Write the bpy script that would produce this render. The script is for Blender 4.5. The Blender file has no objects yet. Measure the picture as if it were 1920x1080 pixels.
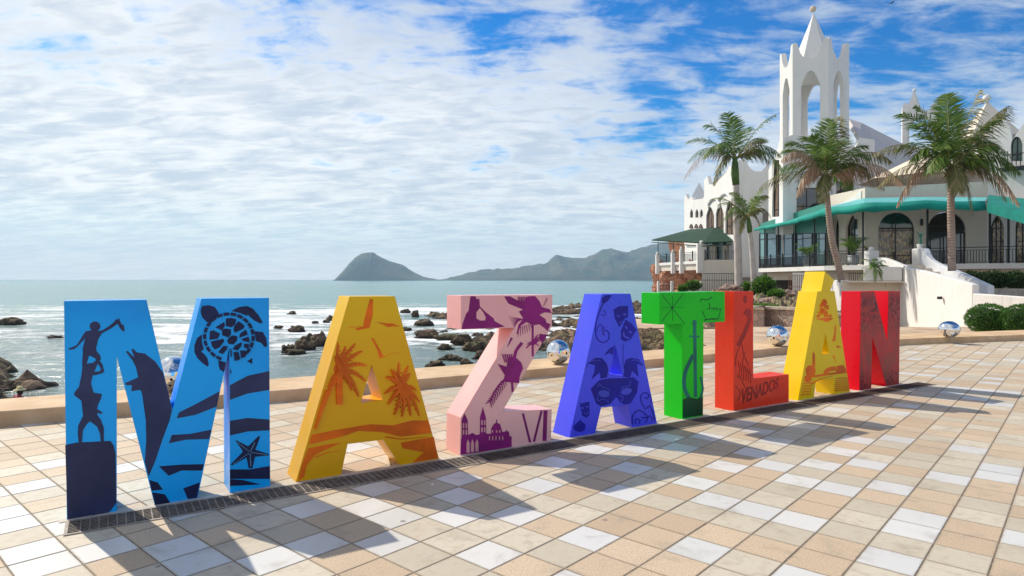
import bpy, bmesh, math, random
from mathutils import Vector, Matrix, noise
from mathutils.geometry import tessellate_polygon
S = bpy.context.scene
C = S.collection
R = math.radians
random.seed(7)
# ------------------------------------------------------------------ camera
F, HZ, EYE = 1210.0, 524.0, 1.65
cd = bpy.data.cameras.new('camera'); cam = bpy.data.objects.new('camera', cd); C.objects.link(cam)
cam.location = (0, 0, EYE); cam.rotation_euler = (R(90), 0, 0)
cd.sensor_width = 36; cd.lens = F/1920*36; cd.shift_y = -(540-HZ)/1920
cd.clip_start = .05; cd.clip_end = 60000
S.camera = cam
# ------------------------------------------------------------------ sun, sky
SUNV = Vector((-1.22, 1.06, 1.5)).normalized()
SUN_EL = math.asin(SUNV.z); SUN_AZ = math.atan2(SUNV.x, SUNV.y)
sd = bpy.data.lights.new('sun', 'SUN'); sd.energy = 4.2; sd.angle = R(.6); sd.color = (1, .92, .79)
sun = bpy.data.objects.new('sun', sd); C.objects.link(sun)
sun.rotation_euler = SUNV.to_track_quat('Z', 'Y').to_euler()
W = bpy.data.worlds.new('World'); S.world = W; W.use_nodes = True
wt = W.node_tree; wt.nodes.clear()
class NT:
    def __init__(s, t): s.t = t
    def n(s, ty, **k):
        nd = s.t.nodes.new(ty)
        ins = k.pop('i', {})
        for a, b in k.items(): setattr(nd, a, b)
        for a, b in ins.items(): s.set(nd.inputs[a], b)
        return nd
    def set(s, sock, v):
        if isinstance(v, bpy.types.NodeSocket): s.t.links.new(v, sock)
        elif isinstance(v, bpy.types.Node): s.t.links.new(v.outputs[0], sock)
        else:
            if hasattr(sock.default_value, '__len__') and not isinstance(v, (int, float)):
                v = tuple(v)
                if len(sock.default_value) == 4 and len(v) == 3: v = v+(1,)
            sock.default_value = v
    def m(s, op, a, b=None, c=None, clamp=False):
        nd = s.t.nodes.new('ShaderNodeMath'); nd.operation = op; nd.use_clamp = clamp
        for k, v in enumerate((a, b, c)):
            if v is not None: s.set(nd.inputs[k], v)
        return nd.outputs[0]
    def ramp(s, x, lo, hi, a=0., b=1.):
        nd = s.t.nodes.new('ShaderNodeMapRange'); nd.interpolation_type = 'SMOOTHSTEP'
        for k, v in enumerate((x, lo, hi, a, b)): s.set(nd.inputs[k], v)
        return nd.outputs[0]
    def mix(s, f, a, b, mode='MIX'):
        nd = s.t.nodes.new('ShaderNodeMix'); nd.data_type = 'RGBA'; nd.blend_type = mode
        s.set(nd.inputs[0], f); s.set(nd.inputs[6], a); s.set(nd.inputs[7], b)
        return nd.outputs[2]
    def noise(s, vec, scale, detail=4, rough=.55, dist=0):
        nd = s.n('ShaderNodeTexNoise', i={'Scale': scale, 'Detail': detail, 'Roughness': rough, 'Distortion': dist})
        if vec is not None: s.set(nd.inputs['Vector'], vec)
        return nd.outputs[0]
w = NT(wt)
sky = w.n('ShaderNodeTexSky', sky_type='NISHITA', sun_disc=False)
sky.sun_elevation = SUN_EL; sky.sun_rotation = SUN_AZ % (2*math.pi)
sky.altitude = 0; sky.air_density = 1.0; sky.dust_density = .3; sky.ozone_density = 3.0
hs = w.n('ShaderNodeHueSaturation', i={'Saturation': 1.55, 'Value': .92, 'Hue': .5, 'Color': sky.outputs[0]})
skycol = w.mix(1.0, hs.outputs[0], (.06, 1.14, 1.30), 'MULTIPLY')
tc = w.n('ShaderNodeTexCoord'); sep = w.n('ShaderNodeSeparateXYZ', i={0: tc.outputs['Generated']})
dx, dy, dz = sep.outputs
zc = w.m('ADD', w.m('MAXIMUM', dz, 0), .17)
px_ = w.m('DIVIDE', dx, zc); py_ = w.m('DIVIDE', dy, zc)
pv = w.n('ShaderNodeCombineXYZ', i={0: px_, 1: py_, 2: 0})
# rippled altocumulus rows: stretched noise on the flat cloud deck
mp = w.n('ShaderNodeMapping', i={0: pv.outputs[0]}); mp.inputs['Rotation'].default_value = (0, 0, R(33)); mp.inputs['Scale'].default_value = (.8, 1.9, 1)
rip = w.noise(mp.outputs[0], 6.0, 8, .6, .6)
puf = w.noise(pv.outputs[0], 3.0, 8, .62, .5)
big = w.noise(pv.outputs[0], .8, 3, .5, .2)
az = w.m('ARCTAN2', dx, dy)
# thick cover to the left, broken to the upper right
bias = w.m('ADD', w.ramp(az, -.6, .25, .13, .005), w.ramp(dz, .16, .42, .06, -.10))
dens = w.m('ADD', w.m('ADD', w.m('MULTIPLY', rip, .36), w.m('MULTIPLY', puf, .44)), w.m('ADD', w.m('MULTIPLY', big, .46), bias))
mask = w.ramp(dens, .52, .70)
hzm = w.ramp(dz, .015, .13)
mask = w.m('MULTIPLY', mask, w.m('ADD', w.m('MULTIPLY', hzm, .50), .46))
shade = w.ramp(w.m('ADD', w.m('MULTIPLY', puf, .45), w.m('MULTIPLY', rip, .6)), .40, .66)
ccol = w.mix(shade, (9.5, 9.5, 9.3), (5.9, 6.5, 7.3))
glow = w.n('ShaderNodeCombineXYZ', i={0: 0, 1: 0, 2: 0})
hz_col = w.mix(w.ramp(dz, 0, .20), (9.3, 9.5, 9.6), skycol)
final = w.mix(w.m('MULTIPLY', mask, .96), hz_col, ccol)
# the gold sun glare side is a little brighter
final = w.mix(1.0, final, w.mix(w.ramp(az, -.9, .5), (1.10, 1.07, 1.03), (.94, .97, 1.0)), 'MULTIPLY')
bg = w.n('ShaderNodeBackground', i={'Color': final, 'Strength': .095})
wo = w.n('ShaderNodeOutputWorld', i={0: bg.outputs[0]})
S.view_settings.view_transform = 'Standard'; S.view_settings.look = 'None'
S.view_settings.exposure = .22; S.view_settings.gamma = 1
S.render.engine = 'CYCLES'
S.cycles.max_bounces = 8; S.cycles.volume_bounces = 0; S.cycles.transparent_max_bounces = 12

# ------------------------------------------------------------------ helpers
def P(px, py, Y): return Vector(((px-960)/F*Y, Y, EYE+(HZ-py)/F*Y))
def G(px, Y, z=0): return Vector(((px-960)/F*Y, Y, z))
def ground(px, py, z=0):
    Y = (EYE-z)*F/(py-HZ); return Vector(((px-960)/F*Y, Y, z))
def lin(c):
    return tuple(((v/255)/12.92 if v <= 10 else ((v/255+.055)/1.055)**2.4) for v in c)
MATS = {}
def mat(name, col, rough=.6, spec=.4, metal=0, coat=0, var=0, vscale=3, bump=0, bscale=20, col2=None, trans=0):
    if name in MATS: return MATS[name]
    m = bpy.data.materials.new(name); m.use_nodes = True
    t = NT(m.node_tree); b = m.node_tree.nodes['Principled BSDF']
    b.inputs['Roughness'].default_value = rough; b.inputs['Metallic'].default_value = metal
    b.inputs['Specular IOR Level'].default_value = spec; b.inputs['Coat Weight'].default_value = coat
    b.inputs['Coat Roughness'].default_value = .12
    tcn = t.n('ShaderNodeTexCoord')
    if var or col2:
        nz = t.noise(tcn.outputs['Object'], vscale, 6, .6)
        c2 = col2 or tuple(v*(1-var) for v in col)
        t.set(b.inputs['Base Color'], t.mix(t.ramp(nz, .35, .65), col, c2))
    else: b.inputs['Base Color'].default_value = tuple(col)+(1,)
    if bump:
        nz = t.noise(tcn.outputs['Object'], bscale, 6, .6)
        bp = t.n('ShaderNodeBump', i={'Strength': 1, 'Distance': bump, 'Height': nz}); t.set(b.inputs['Normal'], bp)
    MATS[name] = m; return m
def bsdf(m): return m.node_tree.nodes['Principled BSDF']
def obj(name, me, m=None, parent=None):
    if isinstance(me, bmesh.types.BMesh):
        bm = me; me = bpy.data.meshes.new(name); bm.to_mesh(me); bm.free()
    o = bpy.data.objects.new(name, me); C.objects.link(o)
    if m:
        for k in (m if isinstance(m, (list, tuple)) else [m]): me.materials.append(k)
    if parent: o.parent = parent; o.matrix_parent_inverse = Matrix.Translation(parent.location).inverted() if parent.location.length > 0 and parent.get('wp') else Matrix()
    return o
def tag(o, label, cat, group=None):
    o['label'] = label; o['category'] = cat
    if group: o['group'] = group
    return o
def struct(o, kind='structure'): o['kind'] = kind; return o
def empty(name, loc, label, cat, group=None):
    o = bpy.data.objects.new(name, None); C.objects.link(o); o.location = loc; o.empty_display_size = .2; o['wp'] = 1
    return tag(o, label, cat, group)
def smooth(o, ang=None):
    for p in o.data.polygons: p.use_smooth = True
    return o
def prism(bm, fn, loops, d0, d1, mi=0):
    """fn(s,z,d)->Vector. loops[0] outer, rest holes; caps at d0,d1"""
    pts = [[Vector((a, b, 0)) for a, b in lp] for lp in loops]
    tris = tessellate_polygon(pts)
    flat = [p for lp in pts for p in lp]
    A = [bm.verts.new(fn(p.x, p.y, d0)) for p in flat]; B = [bm.verts.new(fn(p.x, p.y, d1)) for p in flat]
    for t in tris:
        a, b, c = t
        if a == b or b == c: continue
        try:
            f = bm.faces.new((A[a], A[b], A[c])); f.material_index = mi
            f = bm.faces.new((B[c], B[b], B[a])); f.material_index = mi
        except ValueError: pass
    k = 0
    for lp in pts:
        n = len(lp)
        for i in range(n):
            a, b = k+i, k+(i+1) % n
            try: f = bm.faces.new((A[a], A[b], B[b], B[a])); f.material_index = mi
            except ValueError: pass
        k += n
def fixn(bm): bmesh.ops.recalc_face_normals(bm, faces=bm.faces[:]); return bm
class Plane:
    """vertical plane through plan points A,B; uv(px,py) -> (s,z); normal toward the camera"""
    def __init__(s, A, B):
        s.A = Vector((A[0], A[1], 0)); d = Vector((B[0]-A[0], B[1]-A[1], 0)); s.L = d.length; s.u = d.normalized()
        s.n = Vector((s.u.y, -s.u.x, 0))
        if s.n.dot(-s.A) < 0: s.n = -s.n
    def uv(s, px, py):
        d = Vector(((px-960)/F, 1, (HZ-py)/F))
        t = s.A.dot(s.n)/d.dot(s.n); p = d*t
        return ((p-s.A).dot(s.u), p.z+EYE)
    def w(s, a, z, d=0): return s.A+s.u*a+Vector((0, 0, z))+s.n*d
def stroke(pts, wd, taper=True):
    n = len(pts); L = []; Rr = []
    for i, p in enumerate(pts):
        a = Vector(pts[max(i-1, 0)]); b = Vector(pts[min(i+1, n-1)]); d = (b-a)
        if d.length == 0: d = Vector((1, 0))
        d.normalize(); nn = Vector((-d.y, d.x))
        h = wd/2*(1 if not taper else (1-.75*i/(n-1)))
        L.append((p[0]+nn.x*h, p[1]+nn.y*h)); Rr.append((p[0]-nn.x*h, p[1]-nn.y*h))
    return L+Rr[::-1]
def ell(cx, cy, rx, ry, n=14, a=0):
    return [(cx+rx*math.cos(t)*math.cos(a)-ry*math.sin(t)*math.sin(a), cy+rx*math.cos(t)*math.sin(a)+ry*math.sin(t)*math.cos(a)) for t in [2*math.pi*k/n for k in range(n)]]
def curve(pts, n=6):
    out = []
    for i in range(len(pts)-1):
        p0 = Vector(pts[max(i-1, 0)]); p1 = Vector(pts[i]); p2 = Vector(pts[i+1]); p3 = Vector(pts[min(i+2, len(pts)-1)])
        for k in range(n):
            t = k/n
            out.append(tuple(.5*((2*p1)+(p2-p0)*t+(2*p0-5*p1+4*p2-p3)*t*t+(3*p1-p0-3*p2+p3)*t**3)))
    out.append(tuple(pts[-1])); return out
def tube(bm, pts, rad, seg=8, cap=True):
    rings = []
    n = len(pts)
    for i, p in enumerate(pts):
        d = (Vector(pts[min(i+1, n-1)])-Vector(pts[max(i-1, 0)])).normalized()
        up = Vector((0, 0, 1)) if abs(d.z) < .9 else Vector((1, 0, 0))
        a = d.cross(up).normalized(); b = d.cross(a).normalized()
        r = rad[i] if isinstance(rad, (list, tuple)) else rad
        rings.append([bm.verts.new(Vector(p)+a*r*math.cos(2*math.pi*k/seg)+b*r*math.sin(2*math.pi*k/seg)) for k in range(seg)])
    for i in range(n-1):
        for k in range(seg):
            bm.faces.new((rings[i][k], rings[i][(k+1) % seg], rings[i+1][(k+1) % seg], rings[i+1][k]))
    if cap: bm.faces.new(rings[0]); bm.faces.new(rings[-1][::-1])
def box(bm, c, sx, sy, sz, u=Vector((1, 0, 0)), mi=0):
    u = Vector(u).normalized(); v = Vector((-u.y, u.x, 0)); c = Vector(c)
    vs = [bm.verts.new(c+u*a*sx/2+v*b*sy/2+Vector((0, 0, e*sz/2))) for a in (-1, 1) for b in (-1, 1) for e in (-1, 1)]
    for f in ((0, 1, 3, 2), (4, 6, 7, 5), (0, 4, 5, 1), (2, 3, 7, 6), (0, 2, 6, 4), (1, 5, 7, 3)):
        q = bm.faces.new([vs[i] for i in f]); q.material_index = mi
def plan_prism(bm, plan, z0, z1):
    z0 = z0 if isinstance(z0, list) else [z0]*len(plan); z1 = z1 if isinstance(z1, list) else [z1]*len(plan)
    tr = tessellate_polygon([[Vector((p[0], p[1], 0)) for p in plan]])
    A = [bm.verts.new((p[0], p[1], a)) for p, a in zip(plan, z0)]; B = [bm.verts.new((p[0], p[1], a)) for p, a in zip(plan, z1)]
    for a, b, c in tr: bm.faces.new((A[a], A[b], A[c])); bm.faces.new((B[c], B[b], B[a]))
    n = len(plan)
    for i in range(n): bm.faces.new((A[i], A[(i+1) % n], B[(i+1) % n], B[i]))
def wallpath(bm, pts, th, z0, z1):
    """wall ribbon following plan pts, thickness th to the left of travel"""
    th = th if isinstance(th, list) else [th]*len(pts)
    n = len(pts); L = []; z1 = z1 if isinstance(z1, list) else [z1]*n; z0 = z0 if isinstance(z0, list) else [z0]*n
    for i in range(n):
        a = Vector(pts[max(i-1, 0)][:2]); b = Vector(pts[min(i+1, n-1)][:2]); d = (b-a).normalized(); L.append(Vector((-d.y, d.x)))
    rr = []
    for i in range(n):
        p = Vector(pts[i][:2]); q = p+L[i]*th[i]
        rr.append([bm.verts.new((p.x, p.y, z0[i])), bm.verts.new((p.x, p.y, z1[i])), bm.verts.new((q.x, q.y, z1[i])), bm.verts.new((q.x, q.y, z0[i]))])
    for i in range(n-1):
        for k in range(4): bm.faces.new((rr[i][k], rr[i+1][k], rr[i+1][(k+1) % 4], rr[i][(k+1) % 4]))
    bm.faces.new(rr[0]); bm.faces.new(rr[-1][::-1])
    return fixn(bm)
def bevel(o, w_=.01, seg=2):
    m = o.modifiers.new('bevel', 'BEVEL'); m.width = w_; m.segments = seg; m.limit_method = 'ANGLE'; m.angle_limit = R(40)
    return o

def interp(L, x):
    if x <= L[0][0]: return L[0][1]
    for (a, u), (b, v) in zip(L, L[1:]):
        if x <= b: return u+(v-u)*(x-a)/(b-a)
    return L[-1][1]
# ------------------------------------------------------------------ pavement
GA = R(48.25); TL = .302; OU, OV = -.377, -.238
D2 = Vector((math.cos(GA), math.sin(GA))); D1 = Vector((math.sin(GA), -math.cos(GA)))
curb_pts = curve([(-20, .6), (-14, 3.2), (-9.2, 5.5), (-5.74, 7.24), (-4.26, 8.05), (-1.40, 9.72), (2.83, 12.25), (5.17, 13.72), (6.04, 14.27), (9.76, 16.2), (13.77, 17.45), (20, 19.4), (30, 22.3)], 5)
def front_of_curb(x, y, off=0):
    best = None
    for i in range(len(curb_pts)-1):
        a = Vector(curb_pts[i]); b = Vector(curb_pts[i+1]); ab = b-a
        t = max(0, min(1, (Vector((x, y))-a).dot(ab)/ab.length_squared)); q = a+ab*t; d = (Vector((x, y))-q)
        if best is None or d.length < best[0]: best = (d.length, ab.x*d.y-ab.y*d.x)
    return (-best[0] if best[1] < 0 else best[0])+off
def whites():
    L = []
    def c(x0, y0, s, l):
        for a, b in l:
            p = ground(x0+a/s, y0+b/s); v = Vector((p.x, p.y))
            L.append((math.floor(v.dot(D1)/TL-OU), math.floor(v.dot(D2)/TL-OV)))
    c(0, 800, 3, [(980, 680), (1110, 755), (1540, 745), (1780, 650), (1730, 450), (235, 750), (520, 690), (690, 655), (80, 480), (110, 535), (275, 215), (165, 345), (740, 220), (50, 590)])
    c(640, 700, 2.842, [(610, 560), (620, 650), (200, 615), (145, 690), (300, 745), (260, 895), (20, 890), (1060, 592), (980, 750), (1120, 465), (1540, 500), (1520, 630), (1350, 880), (1240, 1065), (1810, 930), (1340, 400), (1540, 385), (1740, 335), (1790, 380), (1810, 575)])
    c(1240, 760, 3.375, [(60, 195), (110, 255), (270, 190), (790, 65), (1085, 20), (480, 100), (550, 150), (720, 220), (900, 125), (580, 290), (420, 380), (720, 380), (1010, 375), (230, 490), (870, 475), (1110, 520), (360, 605), (610, 665), (890, 735), (265, 915), (880, 1045), (1110, 285), (1160, 205), (1200, 360)])
    c(1560, 720, 3, [(20, 145), (335, 155), (400, 110), (770, 85), (910, 105), (180, 310), (345, 308), (740, 365), (50, 375), (185, 447), (20, 460), (930, 470), (910, 520), (635, 525), (60, 590), (320, 580), (490, 725), (440, 830), (1020, 870), (335, 1000), (960, 38), (680, 20), (610, 50)])
    return set(L)
WH = whites()
def tile_mat():
    m = bpy.data.materials.new('stone_tile'); m.use_nodes = True; t = NT(m.node_tree); b = bsdf(m)
    at = t.n('ShaderNodeAttribute', attribute_name='tile')
    geo = t.n('ShaderNodeNewGeometry'); pos = geo.outputs['Position']
    rnd = geo.outputs['Random Per Island']
    sp = t.n('ShaderNodeSeparateColor', i={0: at.outputs['Color']})
    kind, tone, grit = sp.outputs
    spk = t.noise(pos, 95, 3, .7); spk2 = t.noise(pos, 240, 2, .6); st = t.noise(pos, 3.2, 7, .62, .6)
    cl = t.noise(pos, 14, 5, .6, .4)
    tan = t.mix(tone, (.64, .50, .345), (.51, .385, .255)); tan = t.mix(t.ramp(spk, .45, .72), tan, (.36, .25, .165))
    tan = t.mix(t.ramp(spk2, .60, .75), tan, (.68, .53, .39))
    gry = t.mix(tone, (.61, .54, .42), (.50, .435, .33)); gry = t.mix(t.ramp(cl, .45, .75), gry, (.48, .40, .30))
    wht = t.mix(tone, (.70, .68, .635), (.62, .61, .58)); wht = t.mix(t.ramp(cl, .55, .8, 0, .5), wht, (.60, .59, .57))
    col = t.mix(t.ramp(kind, .2, .3), tan, gry); col = t.mix(t.ramp(kind, .7, .8), col, wht)
    # old stains and a few chewing-gum spots
    col = t.mix(t.ramp(st, .52, .75, 0, .55), col, (.33, .27, .20))
    st2 = t.noise(pos, .45, 6, .65, .8); col = t.mix(t.ramp(st2, .50, .72, 0, .35), col, (.40, .33, .25))
    vor = t.n('ShaderNodeTexVoronoi', i={'Scale': 2.1, 'Vector': pos}); d = vor.outputs['Distance']
    col = t.mix(t.ramp(d, .03, .05, .75, 0), col, (.20, .17, .15))
    uv = t.n('ShaderNodeSeparateXYZ', i={0: t.n('ShaderNodeUVMap', uv_map='UVMap').outputs[0]})
    ed = t.m('MINIMUM', t.m('MINIMUM', uv.outputs[0], t.m('SUBTRACT', 1, uv.outputs[0])), t.m('MINIMUM', uv.outputs[1], t.m('SUBTRACT', 1, uv.outputs[1])))
    ed = t.m('ADD', ed, t.m('MULTIPLY', t.m('SUBTRACT', cl, .5), .07))
    col = t.mix(t.ramp(ed, .010, .06, .45, 0), col, (.29, .225, .16))
    t.set(b.inputs['Base Color'], col)
    t.set(b.inputs['Roughness'], t.ramp(kind, .6, .8, .62, .42))
    h = t.m('ADD', t.m('MULTIPLY', spk, t.m('SUBTRACT', 1.0, kind)), t.m('MULTIPLY', spk2, .4))
    t.set(b.inputs['Normal'], t.n('ShaderNodeBump', i={'Strength': .55, 'Distance': .003, 'Height': h}))
    b.inputs['Specular IOR Level'].default_value = .35
    return m
def pavement():
    bm = bmesh.new(); lay = bm.loops.layers.float_color.new('tile'); uvl = bm.loops.layers.uv.new('UVMap'); rg = random.Random(3)
    g = .0040; bv = .002
    for i in range(-75, 76):
        for j in range(-45, 120):
            c = D1*((i+.5+OU)*TL)+D2*((j+.5+OV)*TL)
            if c.y < -1.5 or c.x < -15 or c.x > 23 or abs(c.x) > 3+c.y*1.25+2: continue
            if front_of_curb(c.x, c.y) > .22: continue
            r = rg.random()
            vis_near = c.y < 9.6 and c.y > 3.2 and c.x > c.y*.6-5.0
            if (i, j) in WH: k = 1.0
            elif r < (.008 if vis_near else .10): k = 1.0
            elif r < .52: k = .5
            else: k = 0.
            tone = rg.random(); zt = rg.uniform(-.0008, .0008)
            q = [D1*((i+a+OU)*TL+sa*g)+D2*((j+b+OV)*TL+sb*g) for a, b, sa, sb in ((0, 0, 1, 1), (1, 0, -1, 1), (1, 1, -1, -1), (0, 1, 1, -1))]
            q2 = [v+(c-v)*(bv/.15) for v in q]
            T = [bm.verts.new((v.x, v.y, zt)) for v in q2]; B = [bm.verts.new((v.x, v.y, -.0022)) for v in q]
            fs = [bm.faces.new(T)]+[bm.faces.new((B[a], B[(a+1) % 4], T[(a+1) % 4], T[a])) for a in range(4)]
            for f in fs:
                for l in f.loops:
                    l[lay] = (k, tone, tone, 1); v2 = Vector(l.vert.co[:2]); l[uvl].uv = ((v2.dot(D1)/TL-OU)-i, (v2.dot(D2)/TL-OV)-j)
    struct(obj('pavement', fixn(bm), tile_mat()))
    bm = bmesh.new()
    pl = [(-20, -6), (28, -6), (30, 22.6)]+[(a+(.1*(0)), b+.1) for a, b in curb_pts[::-1]]
    tr = tessellate_polygon([[Vector((p[0], p[1], 0)) for p in pl]]); vs = [bm.verts.new((p[0], p[1], -.0026)) for p in pl]
    for a, b, c in tr: bm.faces.new((vs[a], vs[b], vs[c]))
    struct(obj('ground', fixn(bm), mat('joint_mortar', (.27, .21, .145), .9, var=.4, vscale=30, bump=.002, bscale=60)))
pavement()

# ------------------------------------------------------------------ curb wall
cm = mat('curb_plaster', (.66, .47, .29), .8, col2=(.54, .36, .20), vscale=2.2, bump=.003, bscale=14)
bm = bmesh.new(); wallpath(bm, curb_pts, [interp([(0, .5), (4, .5), (10, .70), (15, .95), (25, 1.15), (60, 1.2)], k) for k in range(len(curb_pts))], -.6, [interp([(0, .19), (17, .17), (25, .15), (60, .155)], k) for k in range(len(curb_pts))]); cw = obj('curb_wall', bm, cm); bevel(cw, .014, 2)
tag(cw, 'long low tan plaster seat wall curving between the tiled plaza and the shore', 'wall')
# ------------------------------------------------------------------ letter row
A0 = ground(124, 975); B0 = ground(1686, 720.5)
LP = Plane(A0, B0); LD = .295
PUV = lambda pts: [LP.uv(*p) for p in pts]
def paint(name, col, rough=.30, coat=.0, grime=.09, fade=None):
    m = bpy.data.materials.new(name); m.use_nodes = True; t = NT(m.node_tree); b = bsdf(m)
    tcn = t.n('ShaderNodeTexCoord'); o = tcn.outputs['Object']
    n1 = t.noise(o, 2.2, 6, .62, .4); n2 = t.noise(o, 38, 4, .7)
    c = t.mix(t.ramp(n1, .35, .75, 0, grime*1.6), col, tuple(v*.72+.02 for v in col))
    c = t.mix(t.ramp(n2, .66, .78, 0, grime*1.4), c, tuple(v*.55+.05 for v in col))
    t.set(b.inputs['Base Color'], c)
    t.set(b.inputs['Roughness'], t.ramp(n1, .3, .7, rough-.06, rough+.16)); b.inputs['Specular IOR Level'].default_value = .32
    b.inputs['Coat Weight'].default_value = coat; b.inputs['Coat Roughness'].default_value = .15
    zz = t.n('ShaderNodeSeparateXYZ', i={0: o}).outputs[2]; ab = t.noise(o, 1.1, 4, .55, .5)
    if fade: c2_ = t.mix(t.m('MULTIPLY', t.ramp(t.m('ADD', ab, t.m('MULTIPLY', zz, fade[1])), fade[2], fade[3]), fade[4]), c, fade[0]); t.set(b.inputs['Base Color'], c2_)
    big = t.noise(o, 1.3, 3, .5)
    bv_ = t.n('ShaderNodeBevel', samples=4, i={'Radius': .006}); t.set(b.inputs['Normal'], t.n('ShaderNodeBump', i={'Strength': .5, 'Distance': .01, 'Height': big, 'Normal': bv_}))
    return m
# airbrushed second colours; the M's darker top paints in reflections on its gloss
FADE = {'m': ((.0, .24, .74), .55, .95, 1.5, .7), 'a': ((.86, .30, .0), -.45, -.25, .35, .4), 'aa': ((.70, .50, .004), .2, .4, .9, .5), 'ab': ((.02, .10, .80), .3, .6, 1.15, .6), 'z': ((.85, .36, .38), .2, .5, .9, .5), 'l': ((.62, .02, .008), .3, .5, 1.0, .5), 't': ((.0, .42, .01), .3, .5, 1.1, .5)}
def letter(name, col, loops, label, extra=None):
    root = empty('letter_sculpture', LP.w(LP.uv(*loops[0][-1])[0], 0), label, 'letter', 'painted city name letters')
    L = [PUV(l) for l in loops]
    z0 = [p for p in L[0]]
    L[0] = [(s, max(z, .0) if z > .03 else 0.0) for s, z in L[0]]
    bm = bmesh.new(); prism(bm, LP.w, L, 0, -LD)
    if extra:
        prism(bm, LP.w, [PUV(extra)], -.002, -LD-.02)
    bmesh.ops.dissolve_limit(bm, angle_limit=R(2), verts=bm.verts[:], edges=bm.edges[:]); fixn(bm)
    m = paint(name+'_paint', col, fade=FADE.get(name)); o = obj('letter_body', bm, m, root)
    o['rootname'] = name
    return root, m
def decal(root, name, m, crop, polys, base=.0015, clip=None):
    ox, oy, s = crop; bm = bmesh.new()
    for k, lp in enumerate(polys):
        holes = []
        if isinstance(lp, tuple): lp, holes = lp[0], list(lp[1:])
        f = lambda q: [LP.uv(ox+a/s, oy+b/s) for a, b in q]
        prism(bm, LP.w, [f(lp)]+[f(h) for h in holes], base+k*.00022, -.002)
    return obj(name, fixn(bm), m, root)
dk = lambda n, c, r=.42: mat(n, c, r, spec=.25, var=.35, vscale=2.6)
# M ---------------------------------------------------------------
M, mM = letter('m', (.0, .42, 1.0), [[(120, 564.5), (274.7, 562.2), (323.5, 769), (377.8, 560), (504.4, 558.7), (506.7, 913.3), (431.1, 923.5), (430, 651), (370.2, 936.5), (290.2, 949.8), (219, 668.9), (219, 959.5), (125.3, 975.5)]],
    'bright blue letter M painted with a turtle, dolphin and fishermen silhouette')
navy = dk('navy_paint', (.035, .045, .125)); navy2 = dk('dark_navy_paint', (.012, .02, .09))
ca = (110, 550, 4.695); c1 = (100, 540, 2.25); cb = (340, 550, 6.353)
decal(M, 'fisherman_motif', navy, ca, [
    [(240, 335), (225, 350), (160, 455), (140, 465), (85, 485), (95, 497), (140, 490), (165, 470), (235, 395)],
    [(235, 335), (290, 325), (350, 330), (385, 325), (380, 355), (350, 400), (330, 480), (335, 520), (215, 530), (210, 490), (232, 400)],
    [(350, 330), (385, 325), (440, 290), (490, 250), (500, 228), (515, 235), (530, 215), (540, 245), (555, 275), (572, 275), (580, 320), (577, 340), (555, 325), (535, 300), (520, 268), (460, 310), (370, 358)],
    ell(320, 290, 48, 43, 18),
    [(212, 520), (335, 510), (365, 545), (372, 580), (345, 620), (310, 640), (325, 600), (325, 575), (270, 545), (255, 590), (245, 625), (205, 640)],
    ([(215, 600), (240, 620), (300, 612), (330, 590), (352, 585), (385, 625), (402, 690), (380, 705), (320, 722), (300, 720), (285, 790), (300, 850), (310, 875), (380, 885), (375, 920), (345, 985), (340, 1020), (388, 1050), (372, 1062), (325, 1045), (330, 1080), (215, 1080), (200, 945), (135, 895), (140, 870), (178, 825), (200, 720)], [(313, 690), (345, 618), (372, 665), (362, 686)])])
decal(M, 'fisherman_motif', navy, c1, [[(125, 520), (125, 540), (105, 580), (103, 615), (107, 655), (120, 655), (125, 600), (140, 575), (155, 562), (185, 585), (197, 615), (200, 648), (213, 648), (213, 590), (200, 555), (185, 535), (188, 515)],
    [(50, 662), (100, 652), (240, 645), (255, 665), (262, 700), (266, 905), (245, 935), (230, 950), (140, 968), (60, 976)]], .0032)
decal(M, 'dolphin_motif', navy, (0, 0, 1), [[(246.3, 654.4), (249.5, 654), (257, 660.8), (271.9, 663), (291, 677.8), (306, 699), (315.7, 737), (322, 766), (322, 772), (317.8, 788.9), (304.4, 824.4), (291.1, 864.4), (278.7, 893.3), (271.5, 866), (274.2, 824.4), (273.3, 788.9), (266.7, 740), (263.4, 731), (246, 733.6), (247.3, 722.5), (236, 722), (234.5, 718.3), (259.1, 707.6), (254.8, 688.4), (248.4, 675.7), (236, 659.7), (238.8, 657.6), (252, 670.5)]])
decal(M, 'wave_motif', navy, c1, [[(520, 550), (530, 525), (600, 490), (703, 435), (690, 500), (600, 535)], [(745, 410), (820, 370), (912, 350), (912, 430), (820, 445), (745, 472)],
    [(487, 655), (500, 620), (580, 615), (668, 597), (656, 637), (560, 640)], [(745, 560), (820, 548), (913, 555), (913, 600), (820, 605), (745, 622)]])
decal(M, 'wave_motif', navy2, c1, [[(445, 752), (540, 745), (634, 743), (628, 770), (540, 770), (487, 792)], [(548, 845), (618, 820), (606, 885), (567, 890)], [(405, 810), (440, 820), (462, 850), (415, 855)], [(417, 862), (470, 870), (495, 908), (430, 918)],
    [(745, 765), (830, 765), (914, 750), (914, 805), (745, 805)], [(745, 806), (800, 810), (875, 828), (745, 835)]])
decal(M, 'starfish_motif', navy2, c1, [[(768, 643), (776, 644), (822, 668), (866, 624), (872, 628), (852, 682), (908, 700), (908, 706), (850, 712), (840, 760), (824, 760), (815, 715), (754, 748), (748, 744), (800, 690)]], .003)
dots = []
for tx, ty in ((776, 650), (850, 650), (902, 703), (832, 752), (758, 742)):
    for k in range(1, 9): dots.append(ell(830+(tx-830)*k/8.5, 692+(ty-692)*k/8.5, 2.2, 2.2, 6))
decal(M, 'starfish_dots', dk('pale_blue_paint', (.25, .6, .95)), c1, dots, .0036)
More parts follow.
